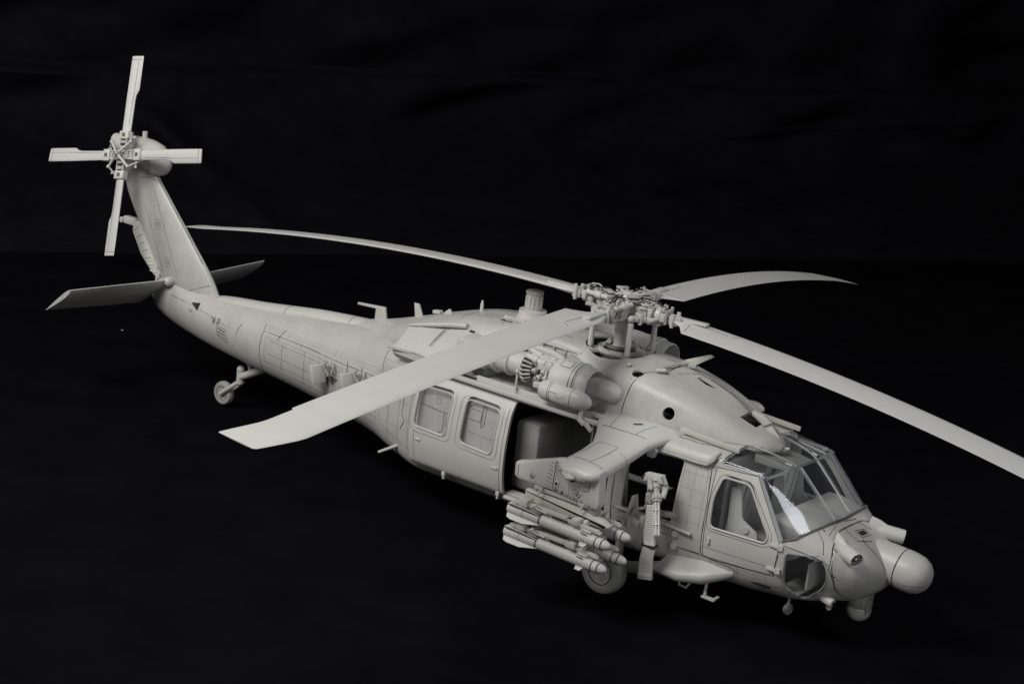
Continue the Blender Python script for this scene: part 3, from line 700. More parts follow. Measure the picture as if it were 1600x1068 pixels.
# ------------------------------------------------------------------ stabilator
def stab(s):
    rg = []; ang = radians(-38)
    for y in np.linspace(.20,2.17,14):
        t = (y-.2)/1.97; ch = .92-.16*t; lex = -8.98-.14*t; lez = 1.86+.03*t
        ring = []
        for a in np.linspace(0,2*pi,21)[:-1]:
            cx = (1-cos(a))/2; d = cx*ch; h = .055*sin(a)*(1.25-cx)
            ring.append((lex - d*cos(ang) + h*sin(-ang)*0 , s*y, lez + d*sin(ang) + h))
        rg.append(ring)
    b = B(); b.loft(rg); return b
for s in (-1,1): stab(s).out('stabilator','paint')
for s in (-1,1):
    b = B(); b.lathe((-9.0,s*.12,1.83),(0,s,0),[(0,.07),(.08,.085),(.14,.07),(.17,.03)],20); b.out('stabilator_pivot','clean')
B().tube([(-9.45,-.06,1.72),(-9.45,-.06,2.05)],.02).out('actuator_rod','clean')

# ------------------------------------------------------------------ tail rotor
TC = Vector((-9.9747,-.4709,3.8105)); cant = .3099
yw = Matrix.Rotation(radians(3),3,'Z'); n_ = yw @ Vector((0,-cos(cant),sin(cant))); e1 = yw @ Vector((1,0,0)); e2 = yw @ Vector((0,sin(cant),cos(cant)))
R_tr = Matrix((e1,-e2,-n_)).transposed()      # local x,y in the disc plane; local -z points outboard
def trm(a): return Matrix.Translation(TC) @ (R_tr.to_4x4()) @ Matrix.Rotation(a,4,'Z')
def tr_blade():
    rg = []
    st = [(.36,.075,.075,.035),(.42,.085,.085,.03),(.95,.09,.09,.022),(1.03,.09,.10,.02),(1.12,.09,.145,.018),(1.66,.09,.145,.014),(1.70,.085,.14,.010)]
    for r,c_,a_,th in st:
        ring = []
        for q in np.linspace(0,2*pi,19)[:-1]:
            yy = (a_+c_)/2*cos(q)+(a_-c_)/2; sg = np.sign(sin(q))*abs(sin(q))**.7
            ring.append((r, yy, th*sg + .10*yy))
        rg.append(ring)
    b = B(); b.loft(rg); return b
proto = None
for kk in range(4):
    if proto is None:
        proto = tr_blade().out('tail_rotor_blade','light'); pb = bvh_of(proto)
        k = Ink(pb); k.line([(1.64,-.2,-.1),(1.64,.2,-.1)],.008); k.line([(.5,.075,-.1),(1.64,.075,-.1)],.006); k.out('panel_line','softink',proto); o = proto
    else: o = copy_tree(proto)
    o.matrix_local = trm(-.1972 + kk*pi/2)
b = B(); hub = None
b.lathe((0,0,0),(0,0,-1),[(-.32,.10),(-.1,.13),(-.02,.11),(.03,.09),(.06,.05)],20)
b.box((0,0,0),(.62,.16,.08),bev=.01); b.box((0,0,.05),(.16,.62,.08),bev=.01)
hub = b.out('tail_rotor_hub','worn')
for kk in range(4):
    a = kk*pi/2; d = Vector((cos(a),sin(a),0)); q = Vector((-sin(a),cos(a),0))
    b = B(); R3 = Matrix.Rotation(a,3,'Z')
    b.box(d*.34,(.14,.20,.13),R3,bev=.012); b.out('blade_grip','light',hub)
    b = B()
    for s in (-1,1): b.box(d*.2+q*s*.07+Vector((0,0,-.03)),(.22,.025,.06),R3)
    b.box(d*.22+Vector((0,0,-.04)),(.05,.13,.03),R3); b.box(d*.13+Vector((0,0,-.05)),(.04,.15,.04),R3); b.out('yoke_plate','worn',hub)
    b = B(); b.cyl(d*.30+q*.10,d*.30+q*.20,.016); b.ball(d*.30+q*.205,.026,8); b.out('balance_weight','light',hub)
    b = B(); p2 = Matrix.Rotation(a+pi/4,3,'Z') @ Vector((.30,0,-.10)); b.cyl((0,0,-.17),p2,.020,n=8); b.ball(p2,.034,8); b.out('pitch_beam_arm','light',hub)
    b = B(); b.cyl(p2,d*.36+q*.10+Vector((0,0,.02)),.014,n=8); b.ball(d*.36+q*.10,.026,8); b.out('pitch_link','light',hub)
    B().box(d*.34+Vector((0,0,-.066)),(.06,.06,.012),R3).out('access_plate','softink',hub)
b = B(); b.ball((0,0,-.17),.05,12); b.cyl((0,0,-.16),(0,0,0),.045); b.out('pitch_change_shaft','worn',hub)
hub.matrix_local = trm(-.1972)

# ------------------------------------------------------------------ main rotor
ZH = 3.5376
def main_blade(az, droop, pitch, rs=1.0):
    tilt = -tan3*cos(az)
    ea = Vector((cos(az), sin(az), 0)); el = Vector((-sin(az), cos(az), 0))
    st = [(.70,.08,.06,.05,0),(.78,.12,.08,.05,0),(.92,.17,.16,.045,0),(1.06,.19,.385,.034,0),(1.10,.19,.385,.033,0),(3.0,.19,.385,.028,0),(5.0,.19,.385,.026,0),
          (6.6,.19,.385,.024,0),(6.62,.19,.385,.022,0),(6.98,.19,.385,.022,0),(7.0,.19,.355,.021,0),(7.45,.19,.355,.02,0),(7.58,.18,.36,.018,-.015),(7.75,.17,.36,.015,-.06),(7.92,.165,.355,.012,-.115),(8.04,.155,.35,.010,-.15),(8.07,.13,.34,.006,-.155)]
    rr = sorted(set([q[0] for q in st]+[1.6+.25*i for i in range(24)]))
    rg = []
    for r in rr:
        a_, c_, th, sw = (np.interp(r,[q[0] for q in st],[q[k] for q in st]) for k in (1,2,3,4))
        z0 = ZH + .01 + r*tilt + droop*(r/8.1)**2.1
        ring = []
        for q in np.linspace(0,2*pi,23)[:-1]:
            u = cos(q); yy = (a_+c_)/2*u + (a_-c_)/2; cx = (u+1)/2
            hh = th*sin(q)*(.25+.95*cx**.55)
            pt = ea*(r*rs) + el*(yy*cos(pitch)+sw); pt.z = z0 + hh + yy*sin(pitch)
            ring.append(pt)
        rg.append(ring)
    b = B(); b.loft(rg); return b, ea, el, tilt
tan3 = math.tan(radians(3))
AZ0 = 1.6612+.018
DROOP = {0:-.7833, 1:-.9416, 2:-.2125, 3:-.95}
for kk in range(4):
    az = AZ0 + kk*pi/2
    b, ea, el, tilt = main_blade(az, DROOP[kk], radians((2,4,-7,4)[kk]), (.965,1,1,1)[kk]); bl = b.out('rotor_blade','light', ang=50)
    BB = bvh_of(bl)
    P = lambda r, y, dz=.3: ea*r + el*y + Vector((0,0,ZH+r*tilt+dz))
    k = Ink(BB); k.line([P(1.0,.04),P(1.6,-.02)],.010); k.line([P(1.66,-.02),P(1.74,.10)],.008); k.line([P(1.06,-.08),P(1.06,-.37)],.006); k.out('panel_line','softink',bl)
    up = Vector((0,0,1)); R3 = Matrix((ea, el, up)).transposed()
    b = B(); b.box(P(.98,.05,.045),(.52,.12,.035),R3,bev=.010); b.box(P(.76,.02,.0),(.14,.17,.13),R3,bev=.02); b.out('blade_cuff','clean',bl)
    b = B()
    for s in (-1,1): b.cyl(P(.76,.02+s*.095,-.09),P(.76,.02+s*.095,.10),.028,n=10)
    b.cyl(P(.86,-.06,-.04),P(.86,-.06,.08),.025,n=8); b.out('blade_pin','light',bl)
# hub
b = B(); b.lathe((0,0,3.36),(0,0,1),[(0,.12),(.03,.17),(.10,.20),(.20,.20),(.24,.16),(.26,.10)],28); hub = b.out('rotor_hub','worn')
for kk in range(4):
    az = AZ0+kk*pi/2; ea = Vector((cos(az),sin(az),0)); el = Vector((-sin(az),cos(az),0)); R3 = Matrix((ea,el,Vector((0,0,1)))).transposed()
    Q = lambda r,y,z: ea*(r*.70+.02)+el*(y*.88)+Vector((0,0,ZH+z*.9+r*.7*(-tan3*cos(az))))
    b = B(); b.box(Q(.36,.13,.0),(.24,.06,.18),R3,bev=.02); b.box(Q(.36,-.13,.0),(.24,.06,.18),R3,bev=.02); b.out('hub_arm','worn',hub)
    b = B(); b.lathe(Q(.30,0,0),ea,[(0,.10),(.03,.12),(.05,.09),(.09,.09),(.10,.12),(.14,.12),(.16,.09),(.24,.08),(.27,.11),(.33,.11),(.36,.08),(.44,.08)],18); b.out('spindle','light',hub)
    b = B(); b.tube([Q(.34,-.20,-.02),Q(.50,-.26,-.05),Q(.66,-.24,-.06),Q(.78,-.12,-.02)],[.035,.045,.04,.035],10); b.box(Q(.40,-.33,-.06),(.15,.08,.07),R3,bev=.02); b.out('pitch_horn','worn',hub)
    b = B(); b.cyl(Q(.32,.20,.10),Q(.74,.14,.08),.035,n=12); b.cyl(Q(.42,.186,.09),Q(.58,.163,.09),.05,n=12); b.ball(Q(.77,.135,.08),.042,10); b.ball(Q(.30,.20,.10),.042,10); b.out('lag_damper','light',hub)
    b = B()
    for rr_ in (.62,.80,.92): b.box(Q(rr_,.0,.11),(.045,.17,.05),R3,bev=.01); b.cyl(Q(rr_,.10,.0),Q(rr_,.10,.17),.022,n=8); b.cyl(Q(rr_,-.10,-.08),Q(rr_,-.10,.14),.022,n=8)
    b.out('bolt_lug','worn',hub)
    b = B(); b.box(Q(.70,.0,-.11),(.16,.24,.05),R3,bev=.015); b.cyl(Q(.66,.05,-.18),Q(.66,.05,-.08),.05,n=10); b.out('droop_stop','worn',hub)
    b = B(); b.tube([Q(.22,.05,.16),Q(.40,.02,.20),Q(.62,.06,.18),Q(.86,.03,.12)],.012,6); b.out('wiring','ink',hub)
    for rr_ in (.36,.47): B().box(Q(rr_,-.13,.105),(.05,.055,.012),R3).out('lug_plate','ink',hub)
b = B()
for kk in range(4):
    a = AZ0+kk*pi/2; R3 = Matrix.Rotation(a,3,'Z'); ea = Vector((cos(a),sin(a),0))
    b.box(ea*.22+Vector((0,0,3.635)),(.34,.20,.03),R3,bev=.012); b.box(ea*.22+Vector((0,0,3.42)),(.30,.18,.03),R3,bev=.012)
b.out('hub_plate','clean',hub)
for kk in range(4):
    a = AZ0+kk*pi/2; R3 = Matrix.Rotation(a,3,'Z'); ea = Vector((cos(a),sin(a),0)); q = Vector((-ea.y,ea.x,0))
    for (r_,y_,lx,ly) in ((.25,.045,.10,.022),(.25,-.045,.10,.022),(.35,0,.02,.13),(.16,0,.02,.10)):
        B().box(ea*r_+q*y_+Vector((0,0,3.654)),(lx,ly,.008),R3).out('plate_slot','ink',hub)
    B().tube([Vector((.19*cos(t),.19*sin(t),3.40)) for t in np.linspace(a-.5,a+.5,8)],.05,8).out('hub_web','clean',hub)
    for r_ in (.26,.37,.46,.56):
        B().tube([ea*r_+Vector((0,0,ZH-tan3*cos(a)*r_))+q*.10*cos(t)+Vector((0,0,.10*sin(t))) for t in np.linspace(0,2*pi,17)[:-1]],.011,5,True).out('joint_shade_line','ink',hub)  # ink rings paint contact shade, with wash, at the spindle joints
rnd = random.Random(11)
for kk in range(4):
    az = AZ0+kk*pi/2; ea = Vector((cos(az),sin(az),0)); el = Vector((-sin(az),cos(az),0)); R3 = Matrix((ea,el,Vector((0,0,1)))).transposed()
    Q = lambda r,y,z: ea*(r*.70+.02)+el*(y*.88)+Vector((0,0,ZH+z*.9+r*.7*(-tan3*cos(az))))
    for (r_,y_,z_,l,w_,h_) in ((.56,.10,.10,.10,.05,.08),(.56,-.11,.02,.10,.05,.14),(.72,.0,.13,.14,.07,.03),(.86,.11,.02,.07,.06,.12),(.86,-.11,.02,.07,.06,.12),(.44,-.17,.09,.10,.05,.04),(.30,.16,.13,.09,.05,.05)):
        b = B(); b.box(Q(r_,y_,z_),(l,w_,h_),R3 @ Matrix.Rotation(rnd.uniform(-.2,.2),3,'Z'),bev=.01); b.out('clevis',rnd.choice(('worn','light','clean')),hub)
        B().box(Q(r_,y_,z_+h_/2+.002),(l*.5,w_*.45,.008),R3).out('recess','ink',hub)
    for j in range(5):
        p0 = Q(rnd.uniform(.25,.8),rnd.uniform(-.16,.16),rnd.uniform(.10,.17)); p1 = Q(rnd.uniform(.25,.9),rnd.uniform(-.16,.16),rnd.uniform(.08,.16))
        b = B(); b.tube([p0,p0.lerp(p1,.5)+Vector((0,0,.04)),p1],.010,5); b.out('hose',rnd.choice(('worn','light')),hub)
    b = B(); b.tube([Q(.30,-.16,-.10),Q(.42,-.10,-.14),Q(.42,.10,-.14),Q(.30,.16,-.10)],.03,8); b.out('yoke_band','light',hub)
    b = B(); b.cyl(Q(.50,-.30,-.14),Q(.50,-.30,.02),.03,n=10); b.cyl(Q(.62,-.20,-.12),Q(.62,-.20,.06),.028,n=10); b.out('horn_bolt','light',hub)
# bifilar absorber cross on the top
b = B()
for kk in range(4):
    a = AZ0+pi/4+kk*pi/2; ea = Vector((cos(a),sin(a),0)); R3 = Matrix.Rotation(a,3,'Z')
    b.box(ea*.13+Vector((0,0,3.715)),(.24,.11,.028),R3,bev=.01)
b.lathe((0,0,3.62),(0,0,1),[(0,.09),(.06,.10),(.10,.08),(.12,.05)],20); bf = b.out('vibration_absorber','light',hub)
for kk in range(4):
    a = AZ0+pi/4+kk*pi/2; ea = Vector((cos(a),sin(a),0)); R3 = Matrix.Rotation(a,3,'Z')
    b = B(); b.box(ea*.26+Vector((0,0,3.735)),(.085,.17,.035),R3,bev=.012); b.box(ea*.26+Vector((0,0,3.685)),(.085,.17,.035),R3,bev=.012); b.out('absorber_weight','worn',bf)
    B().box(ea*.26+Vector((0,0,3.71)),(.09,.15,.012),R3).out('gap','ink',bf)
    B().cyl(ea*.17+Vector((0,0,3.725)),ea*.17+Vector((0,0,3.735)),.022).out('bolt','ink',bf)
# mast, scissors, swashplate, rods
b = B(); b.lathe((0,0,2.66),(0,0,1),[(0,.36),(.05,.36),(.08,.26),(.18,.24),(.22,.18),(.30,.16),(.32,.125),(.50,.115),(.51,.122),(.54,.122),(.55,.11),(.74,.11)],28); mast = b.out('rotor_mast','clean')
b = B(); b.tube([(.30*cos(a),.30*sin(a),2.90) for a in np.linspace(0,2*pi,33)[:-1]],.048,8,True); sw = b.out('swashplate','worn')
b = B(); b.tube([(.20*cos(a),.20*sin(a),2.96) for a in np.linspace(0,2*pi,29)[:-1]],.035,8,True); b.out('inner_ring','burnt',sw)
for j in range(4):
    a = pi/4+j*pi/2; c = Vector((cos(a)*.44,sin(a)*.44,0))
    b = B(); b.cyl(c+Vector((0,0,2.94)),c*1.0+Vector((0,0,3.40)),.040,n=14); rod = b.out('pitch_rod','clean')
    b = B(); b.cyl(c+Vector((0,0,2.88)),c+Vector((0,0,2.96)),.024,n=8); b.ball(c+Vector((0,0,2.88)),.05,10); b.out('rod_end','worn',rod)
    b = B(); b.cyl(c+Vector((0,0,3.38)),c+Vector((0,0,3.46)),.026,n=8); b.ball(c+Vector((0,0,3.46)),.055,10); b.out('rod_end','worn',rod)
    b = B(); d = c.normalized(); R3 = Matrix.Rotation(a,3,'Z'); b.box(d*.40+Vector((0,0,2.88)),(.16,.11,.06),R3,bev=.012); b.out('swashplate_arm','worn',sw)
for a in (radians(200),radians(20)):
    d = Vector((cos(a),sin(a),0)); q = Vector((-sin(a),cos(a),0)); R3 = Matrix.Rotation(a,3,'Z') @ Matrix.Rotation(radians(38),3,'Y')
    b = B(); b.box(d*.26+Vector((0,0,2.93)),(.30,.13,.05),R3,bev=.012); b.cyl(d*.38+q*.09+Vector((0,0,2.84)),d*.38-q*.09+Vector((0,0,2.84)),.04); b.cyl(d*.16+q*.09+Vector((0,0,3.02)),d*.16-q*.09+Vector((0,0,3.02)),.035); b.out('scissor_link','worn',mast)
for j in range(10):
    a = j*pi/5+.2; B().cyl((.36*cos(a),.36*sin(a),2.70),(.36*cos(a),.36*sin(a),2.74),.025,n=6).out('bolt','ink',mast)

# ------------------------------------------------------------------ engines
def engine(s, full):
    y0 = .92; dz0 = 0 if s < 0 else .10
    V = lambda x,y,z: (x, s*y, z+dz0)
    b = B()
    ring = [(-.37,.22),(-.36,.26),(-.28,.285),(.06,.295),(.075,.29),(.08,.268),(.20,.262),(.245,.258),(.26,.25),(.26,.24),(.24,.235),(.05,.20),(-.25,.17),(-.25,.02)]
    b.lathe(V(0,y0,2.56),(1,0,0),ring,36,cap=False); eng = b.out('engine','clean', recalc=True)
    EB = bvh_of(eng)
    k = Ink(EB)
    k.line([V(.0,y0+.29*sin(a),2.56+.29*cos(a)) for a in np.linspace(-1.5,1.9,20)],.012)
    k.line([V(x,y0+.20,2.76) for x in (-.33,0)],.0) if False else None
    k.line([V(-.34,y0+.27,2.50),V(.06,y0+.29,2.50)],.011); k.line([V(.06,y0+.3*sin(a),2.56+.3*cos(a)) for a in np.linspace(-1.4,2.2,20)],.012)
    for x_,z_ in ((-.30,2.47),(-.30,2.38),(.03,2.47),(.03,2.38),(-.14,2.44),(-.12,2.40)): k.dots([V(x_,y0+.3,z_),V(x_+.001,y0+.3,z_)],1,.012)
    k.line([V(-.24,y0+.05,2.85),V(-.06,y0+.05,2.85),V(-.06,y0+.17,2.78),V(-.24,y0+.17,2.78)],.009,True,.03)
    k.out('panel_line','ink',eng)
    # rounded intake hub in front of the intake
    b = B(); b.lathe(V(-.1,.80,2.54),(1,0,0),[(0,.14),(.40,.145),(.54,.14),(.63,.122),(.68,.098),(.715,.06),(.73,.02)],28); b.out('intake_fairing','clean',eng)
    # accessory pod
    b = B(); b.lathe(V(-.46,1.18,2.42),(1,0,0),[(0,.05),(.03,.10),(.10,.125),(.55,.13),(.68,.12),(.78,.09),(.84,.05),(.86,.01)],24,ell=1.15); pod = b.out('accessory_pod','clean',eng)
    k = Ink(bvh_of(pod))
    for x in (-.26,-.23,.12): k.line([V(x,1.18+.15*sin(a),2.42+.15*cos(a)) for a in np.linspace(-.2,3.2,14)],.009)
    k.line([V(-.22,1.33,2.46),V(-.10,1.33,2.46),V(-.10,1.33,2.40),V(-.02,1.33,2.40),V(-.02,1.33,2.44),V(.05,1.33,2.43),V(.05,1.33,2.35),V(.11,1.33,2.35)],.008); k.out('panel_line','ink',pod)
    b = B(); b.box(V(-.52,1.14,2.44),(.14,.10,.08),bev=.01); b.tube([V(-.44,1.12,2.50),V(-.46,1.08,2.62),V(-.42,1.02,2.70)],.025,8); b.out('pod_bracket','clean',eng)
    if not full:
        b = B(); b.lathe(V(-1.75,y0,2.58),(1,0,0),[(0,.2),(.1,.25),(1.0,.28),(1.45,.275)],28); b.out('engine_cover','clean',eng); return eng
    # core
    b = B(); b.lathe(V(-1.72,y0,2.58),(1,0,0),[(0,.235),(.12,.235),(.14,.20),(.30,.195),(.32,.215),(.36,.215),(.38,.185),(.52,.185),(.54,.205),(.58,.205),(.60,.175),(.78,.18),(.80,.205),(.84,.205)],32); b.out('combustor_casing','clean',eng)
    k = Ink(bvh_of(eng.children[-1]))
    for x in (-1.41,-1.35,-1.18,-1.12): k.line([V(x,y0+.25*sin(a),2.58+.25*cos(a)) for a in np.linspace(0,2*pi,25)[:-1]],.014,True,.04)
    k.out('casing_seam','ink',eng)
    b = B(); b.lathe(V(-.90,y0,2.58),(1,0,0),[(0,.15),(.05,.15),(.06,.19),(.14,.19),(.16,.12)],28); b.out('compressor_drum','hole',eng)
    for j in range(22):
        a = j*2*pi/22; d = Vector((0,s*cos(a),sin(a))); c = Vector(V(-.86,y0,2.58))
        b = B(); b.tube([c+d*.165+Vector((-.03,0,0)),c+d*.225+Vector((-.0,0,0)),c+d*.232+Vector((.05,0,0)),c+d*.17+Vector((.13,0,0))],.019,6); b.out('cooling_tube','worn',eng)
    b = B(); b.lathe(V(-.78,y0,2.58),(1,0,0),[(0,.14),(.06,.14),(.07,.10),(.16,.10),(.17,.13),(.22,.13),(.23,.11),(.30,.11),(.31,.14),(.36,.14),(.38,.17),(.45,.19)],28); b.out('gear_case','clean',eng)
    for x_ in (-.72,-.60,-.47): B().tube([V(x_,y0+.135*sin(a),2.58+.135*cos(a)) for a in np.linspace(0,2*pi,21)[:-1]],.010,5,True).out('joint_shade_line','ink',eng)  # dark rings paint the shade where engine cases meet
    rnd = random.Random(5)
    b = B(); b.box(V(-.62,y0+.02,2.76),(.34,.22,.10),(10,8,0),bev=.02); b.box(V(-.50,y0+.12,2.70),(.22,.14,.12),(0,0,12),bev=.02); b.cyl(V(-.92,y0-.02,2.83),V(-.64,y0+.04,2.80),.035); b.cyl(V(-.84,y0+.12,2.76),V(-.48,y0+.16,2.74),.042); b.cyl(V(-.70,y0+.13,2.75),V(-.62,y0+.145,2.745),.058); b.out('fuel_control','light',eng)
    for (x,y,z,r) in ((-.66,.20,2.60,.035),(-.58,.19,2.52,.04),(-.50,.21,2.62,.032),(-.55,.15,2.42,.045),(-.46,.22,2.54,.03),(-.70,.1,2.45,.04)):
        b = B(); b.cyl(V(x,y0+y-.08,z),V(x,y0+y,z),r,n=12); b.cyl(V(x,y0+y,z),V(x,y0+y+.02,z),r*.6,n=10); b.out('fitting','light',eng)
        B().cyl(V(x,y0+y+.018,z),V(x,y0+y+.024,z),r*.35,n=8).out('fitting_bore','ink',eng)
    for j in range(10):
        x0 = -.85+.5*rnd.random(); a0 = rnd.uniform(.7,2.2); pts = []
        for q in range(5):
            a0 += rnd.uniform(-.28,.28); pts.append(V(x0+q*.07+rnd.uniform(-.02,.02), y0+.20*cos(a0)*rnd.uniform(.8,1.05), 2.58+.20*sin(a0)*rnd.uniform(.9,1.15)))
        b = B(); b.tube(pts,rnd.choice((.010,.014,.018)),6); b.out('pipe',rnd.choice(('light','worn','clean')),eng)
    for j in range(10):
        a0 = rnd.uniform(.6,2.2); x = rnd.uniform(-.70,-.36)
        b = B(); b.box(V(x,y0+.17*cos(a0),2.58+.19*sin(a0)),(rnd.uniform(.04,.1),.06,rnd.uniform(.03,.07)),(rnd.uniform(-40,40),0,rnd.uniform(-20,20)),bev=.008); b.out('valve_block',rnd.choice(('light','worn')),eng)
    b = B(); b.cyl(V(-.93,1.10,2.24),V(-.93,1.10,2.50),.018); b.ball(V(-.93,1.10,2.52),.035,8); b.cyl(V(-.93,1.10,2.52),V(-.93,1.0,2.55),.03); b.out('support_strut','clean',eng)
    b = B(); b.tube([V(-1.5,.62,2.78),V(-1.1,.68,2.80),V(-.7,.66,2.78),V(-.45,.70,2.74)],.045,10); b.out('bleed_air_duct','clean',eng)
    # exhaust diffuser box
    b = B(); b.prism(rounded([(-2.02,2.36),(-1.70,2.34),(-1.66,2.46),(-1.66,2.74),(-2.02,2.76)],.05),'y',s*.62,s*1.16,bev=.04); b.out('exhaust_collector','clean',eng)
    return eng
engine(-1, True); engine(1, False)
# bay wall with ribs and the lower sill of the engine bay
b = B(); b.box((-.95,-.55,2.86),(1.35,.03,.03)); b.box((-.95,-.56,2.60),(1.35,.025,.03)); bay = b.out('engine_bay_rail','clean')
for j in range(7): B().box((-1.55+.2*j,-.552,2.74),(.03,.02,.22)).out('stiffener','worn',bay)
for s in (-1,1):
    b = B(); b.box((-.65,s*1.05,2.225),(2.0,.04,.09),bev=.01); b.box((.35,s*1.03,2.245),(.5,.10,.05),bev=.015); b.out('engine_bay_sill','clean')
B().box((-.6,-.80,2.225),(1.9,.42,.01)).out('engine_bay_floor','paint')
b = B(); b.cyl((.25,-1.18,2.30),(.25,-1.18,2.18),.028); b.box((.29,-1.2,2.15),(.12,.03,.06),(0,30,0)); b.box((.42,-1.2,2.10),(.14,.03,.06),(0,35,0)); b.out('latch_handle','clean')
# exhaust suppressor
for s in (-1,1):
    b = B(); rg = []
    for x,yo,zt in ((-3.25,1.00,2.40),(-3.0,1.03,2.46),(-2.4,1.08,2.52),(-2.0,1.10,2.54),(-1.95,1.10,2.54)):
        rg.append([(x,s*.5,2.12),(x,s*(yo-.02),2.12),(x,s*(yo+.06),2.20),(x,s*(yo+.06),2.30),(x,s*(yo-.03),zt-.06),(x,s*(yo-.10),zt),(x,s*.72,zt+.16),(x,s*.5,zt+.2)])
    b.loft(rg); ex = b.out('exhaust_suppressor','clean',ang=25)
    EXB = bvh_of(ex); k = Ink(EXB); k.line([(-2.62,s*1.15,2.22),(-2.6,s*.98,2.5),(-2.58,s*.7,2.66)],.014); k.line([(-2.58,s*1.15,2.22),(-2.56,s*.98,2.5),(-2.54,s*.7,2.66)],.008)
    k.line([(-3.2,s*1.1,2.30),(-2.0,s*1.2,2.36)],.008); k.out('panel_line','ink',ex)
    b = B(); b.box((-2.85,s*1.09,2.30),(.95,.03,.05),(0,-3,0),bev=.008); b.out('trim_strip','clean',ex)
    b = B(); rg=[]
    for x,rz in ((-2.15,.18),(-1.95,.20),(-1.72,.20)):
        rg.append([(x,s*(.80+.36*cos(a)),2.36+rz*sin(a)) for a in np.linspace(pi,2*pi,15)]+[(x,s*(.80+.33*cos(a)),2.38+(rz-.02)*sin(a)) for a in np.linspace(2*pi,pi,15)])
    b.loft(rg); b.out('exhaust_scoop','light',ex)
# things standing on the roof and tail
b = B(); b.lathe((-1.58,0,2.93),(0,0,1),[(0,.25),(.03,.25),(.10,.21),(.17,.20)],30); jam = b.out('jammer_base','clean')
b = B(); b.lathe((-1.58,0,3.08),(0,0,1),[(0,.13),(.02,.145),(.04,.12),(.20,.12),(.26,.12),(.27,.13),(.30,.13),(.31,.11)],24); b.out('infrared_jammer','worn',jam)
for j in range(12):
    a = j*pi/6; B().box((-1.58+.121*cos(a),.121*sin(a),3.22),(.012,.03,.17),Matrix.Rotation(a,3,'Z')).out('lamp_facet','cream',jam)
b = B(); b.prism([(-1.90,2.93),(-1.50,2.94),(-1.50,3.0),(-1.88,2.99)],'y',-.27,-.24,bev=.006); b.out('cooling_scoop','clean')
b = B(); b.lathe((-2.51,0,2.83),(0,0,1),[(0,.07),(.02,.03),(.04,.026),(.14,.024),(.15,.018),(.18,.018),(.19,.012)],12); b.out('stub_antenna','clean')
b = B(); b.prism([(-3.74,2.42),(-3.58,2.44),(-3.70,2.68),(-3.79,2.68)],'y',-.02,.02,bev=.008); b.out('blade_antenna','clean')
b = B(); b.prism([(-4.55,2.18),(-4.30,2.2),(-4.36,2.47),(-4.92,2.42),(-4.92,2.385),(-4.54,2.41)],'y',-.022,.022,bev=.008); b.out('towel_bar_antenna','clean')
b = B(); b.tube([(-3.24,-.74,2.57),(-2.9,-.74,2.655),(-2.45,-.72,2.76),(-2.2,-.70,2.80)],[.02,.032,.042,.042],12); b.out('intake_pipe','clean')
b = B(); b.prism([(-3.1,2.70),(-2.9,2.72),(-2.98,2.80)],'y',-.18,-.14,bev=.005); b.out('gust_sensor','clean')
for x in (-3.25,-2.15): B().box((x,-.1,2.8 if x>-3 else 2.68),(.14,.08,.05),(0,-8,0)).out('roof_fitting','light')
# upper wire cutter and bracket on the fairing
b = B(); b.prism([(.92,2.95),(1.12,2.93),(1.42,3.14),(1.36,3.16),(1.0,3.0)],'y',.13,.16,bev=.004); b.out('wire_cutter_blade','cream')
b = B(); b.tube([(.90,-.30,2.93),(1.0,-.1,2.97),(1.1,.12,2.97)],.02,6); b.cyl((.88,-.42,2.90),(1.0,-.36,2.92),.03); b.box((1.08,.1,2.95),(.2,.1,.07),(0,0,20),bev=.015); b.out('wire_cutter_mount','clean')
B().ball((.50,-.52,2.90),.035,10,(1,1,.8)).out('oil_cap','cream')
b = B(); b.prism([(2.20,2.62),(2.32,2.60),(2.78,2.22),(2.74,2.17)],'y',.015,.045,bev=.004); b.prism([(2.18,2.60),(2.36,2.61),(2.50,2.52),(2.40,2.46)],'y',-.02,.06,bev=.01); b.tube([(2.4,.03,2.56),(2.74,.03,2.24),(2.80,.05,2.24)],.02,6); b.out('windscreen_wire_deflector','clean')
for s in (-1,1):
    b = B(); b.cyl((2.98,s*.36,2.18),(3.07,s*.34,2.17),.012,n=6); b.out('wiper_pivot','cream')

# ------------------------------------------------------------------ stub wing (starboard) and stores
wing = []
for y,x0,x1,zc,th in ((-.80,.36,1.66,2.24,.07),(-.98,.42,1.62,2.22,.085),(-1.12,.50,1.54,2.18,.11),(-1.30,.62,1.46,2.12,.115),(-1.55,.74,1.42,2.03,.115),(-1.9,.78,1.45,1.98,.11),(-2.3,.82,1.50,1.96,.105),(-2.44,.86,1.50,1.955,.10),(-2.53,.94,1.44,1.95,.075),(-2.57,1.06,1.34,1.95,.03)):
    ring = []
    for a in np.linspace(0,2*pi,29)[:-1]:
        u = np.sign(cos(a))*abs(cos(a))**.75; v = np.sign(sin(a))*abs(sin(a))**.65
        ring.append(((x0+x1)/2+(x1-x0)/2*u, y, zc+th*v*(1-.25*(u<0)*abs(u))))
    wing.append(ring)
b = B(); b.loft(wing); wg = b.out('stub_wing','clean',ang=50); WB = bvh_of(wg)
k = Ink(WB)
k.line([(.64,-1.27,2.3),(1.0,-1.30,2.3),(1.40,-1.27,2.25)],.010); k.line([(.70,-.9,2.4),(.78,-1.28,2.3)],.008); k.line([(1.30,-.9,2.4),(1.22,-1.28,2.3)],.008)
k.line([(.86,-1.62,2.2),(1.22,-1.66,2.2)],.008); k.line([(.86,-1.62,2.2),(.86,-2.22,2.1)],.009); k.line([(1.22,-1.66,2.2),(1.22,-2.26,2.1)],.009); k.line([(.88,-2.22,2.1),(1.24,-2.28,2.1),(1.45,-2.30,2.05),(1.52,-2.3,1.95)],.010)
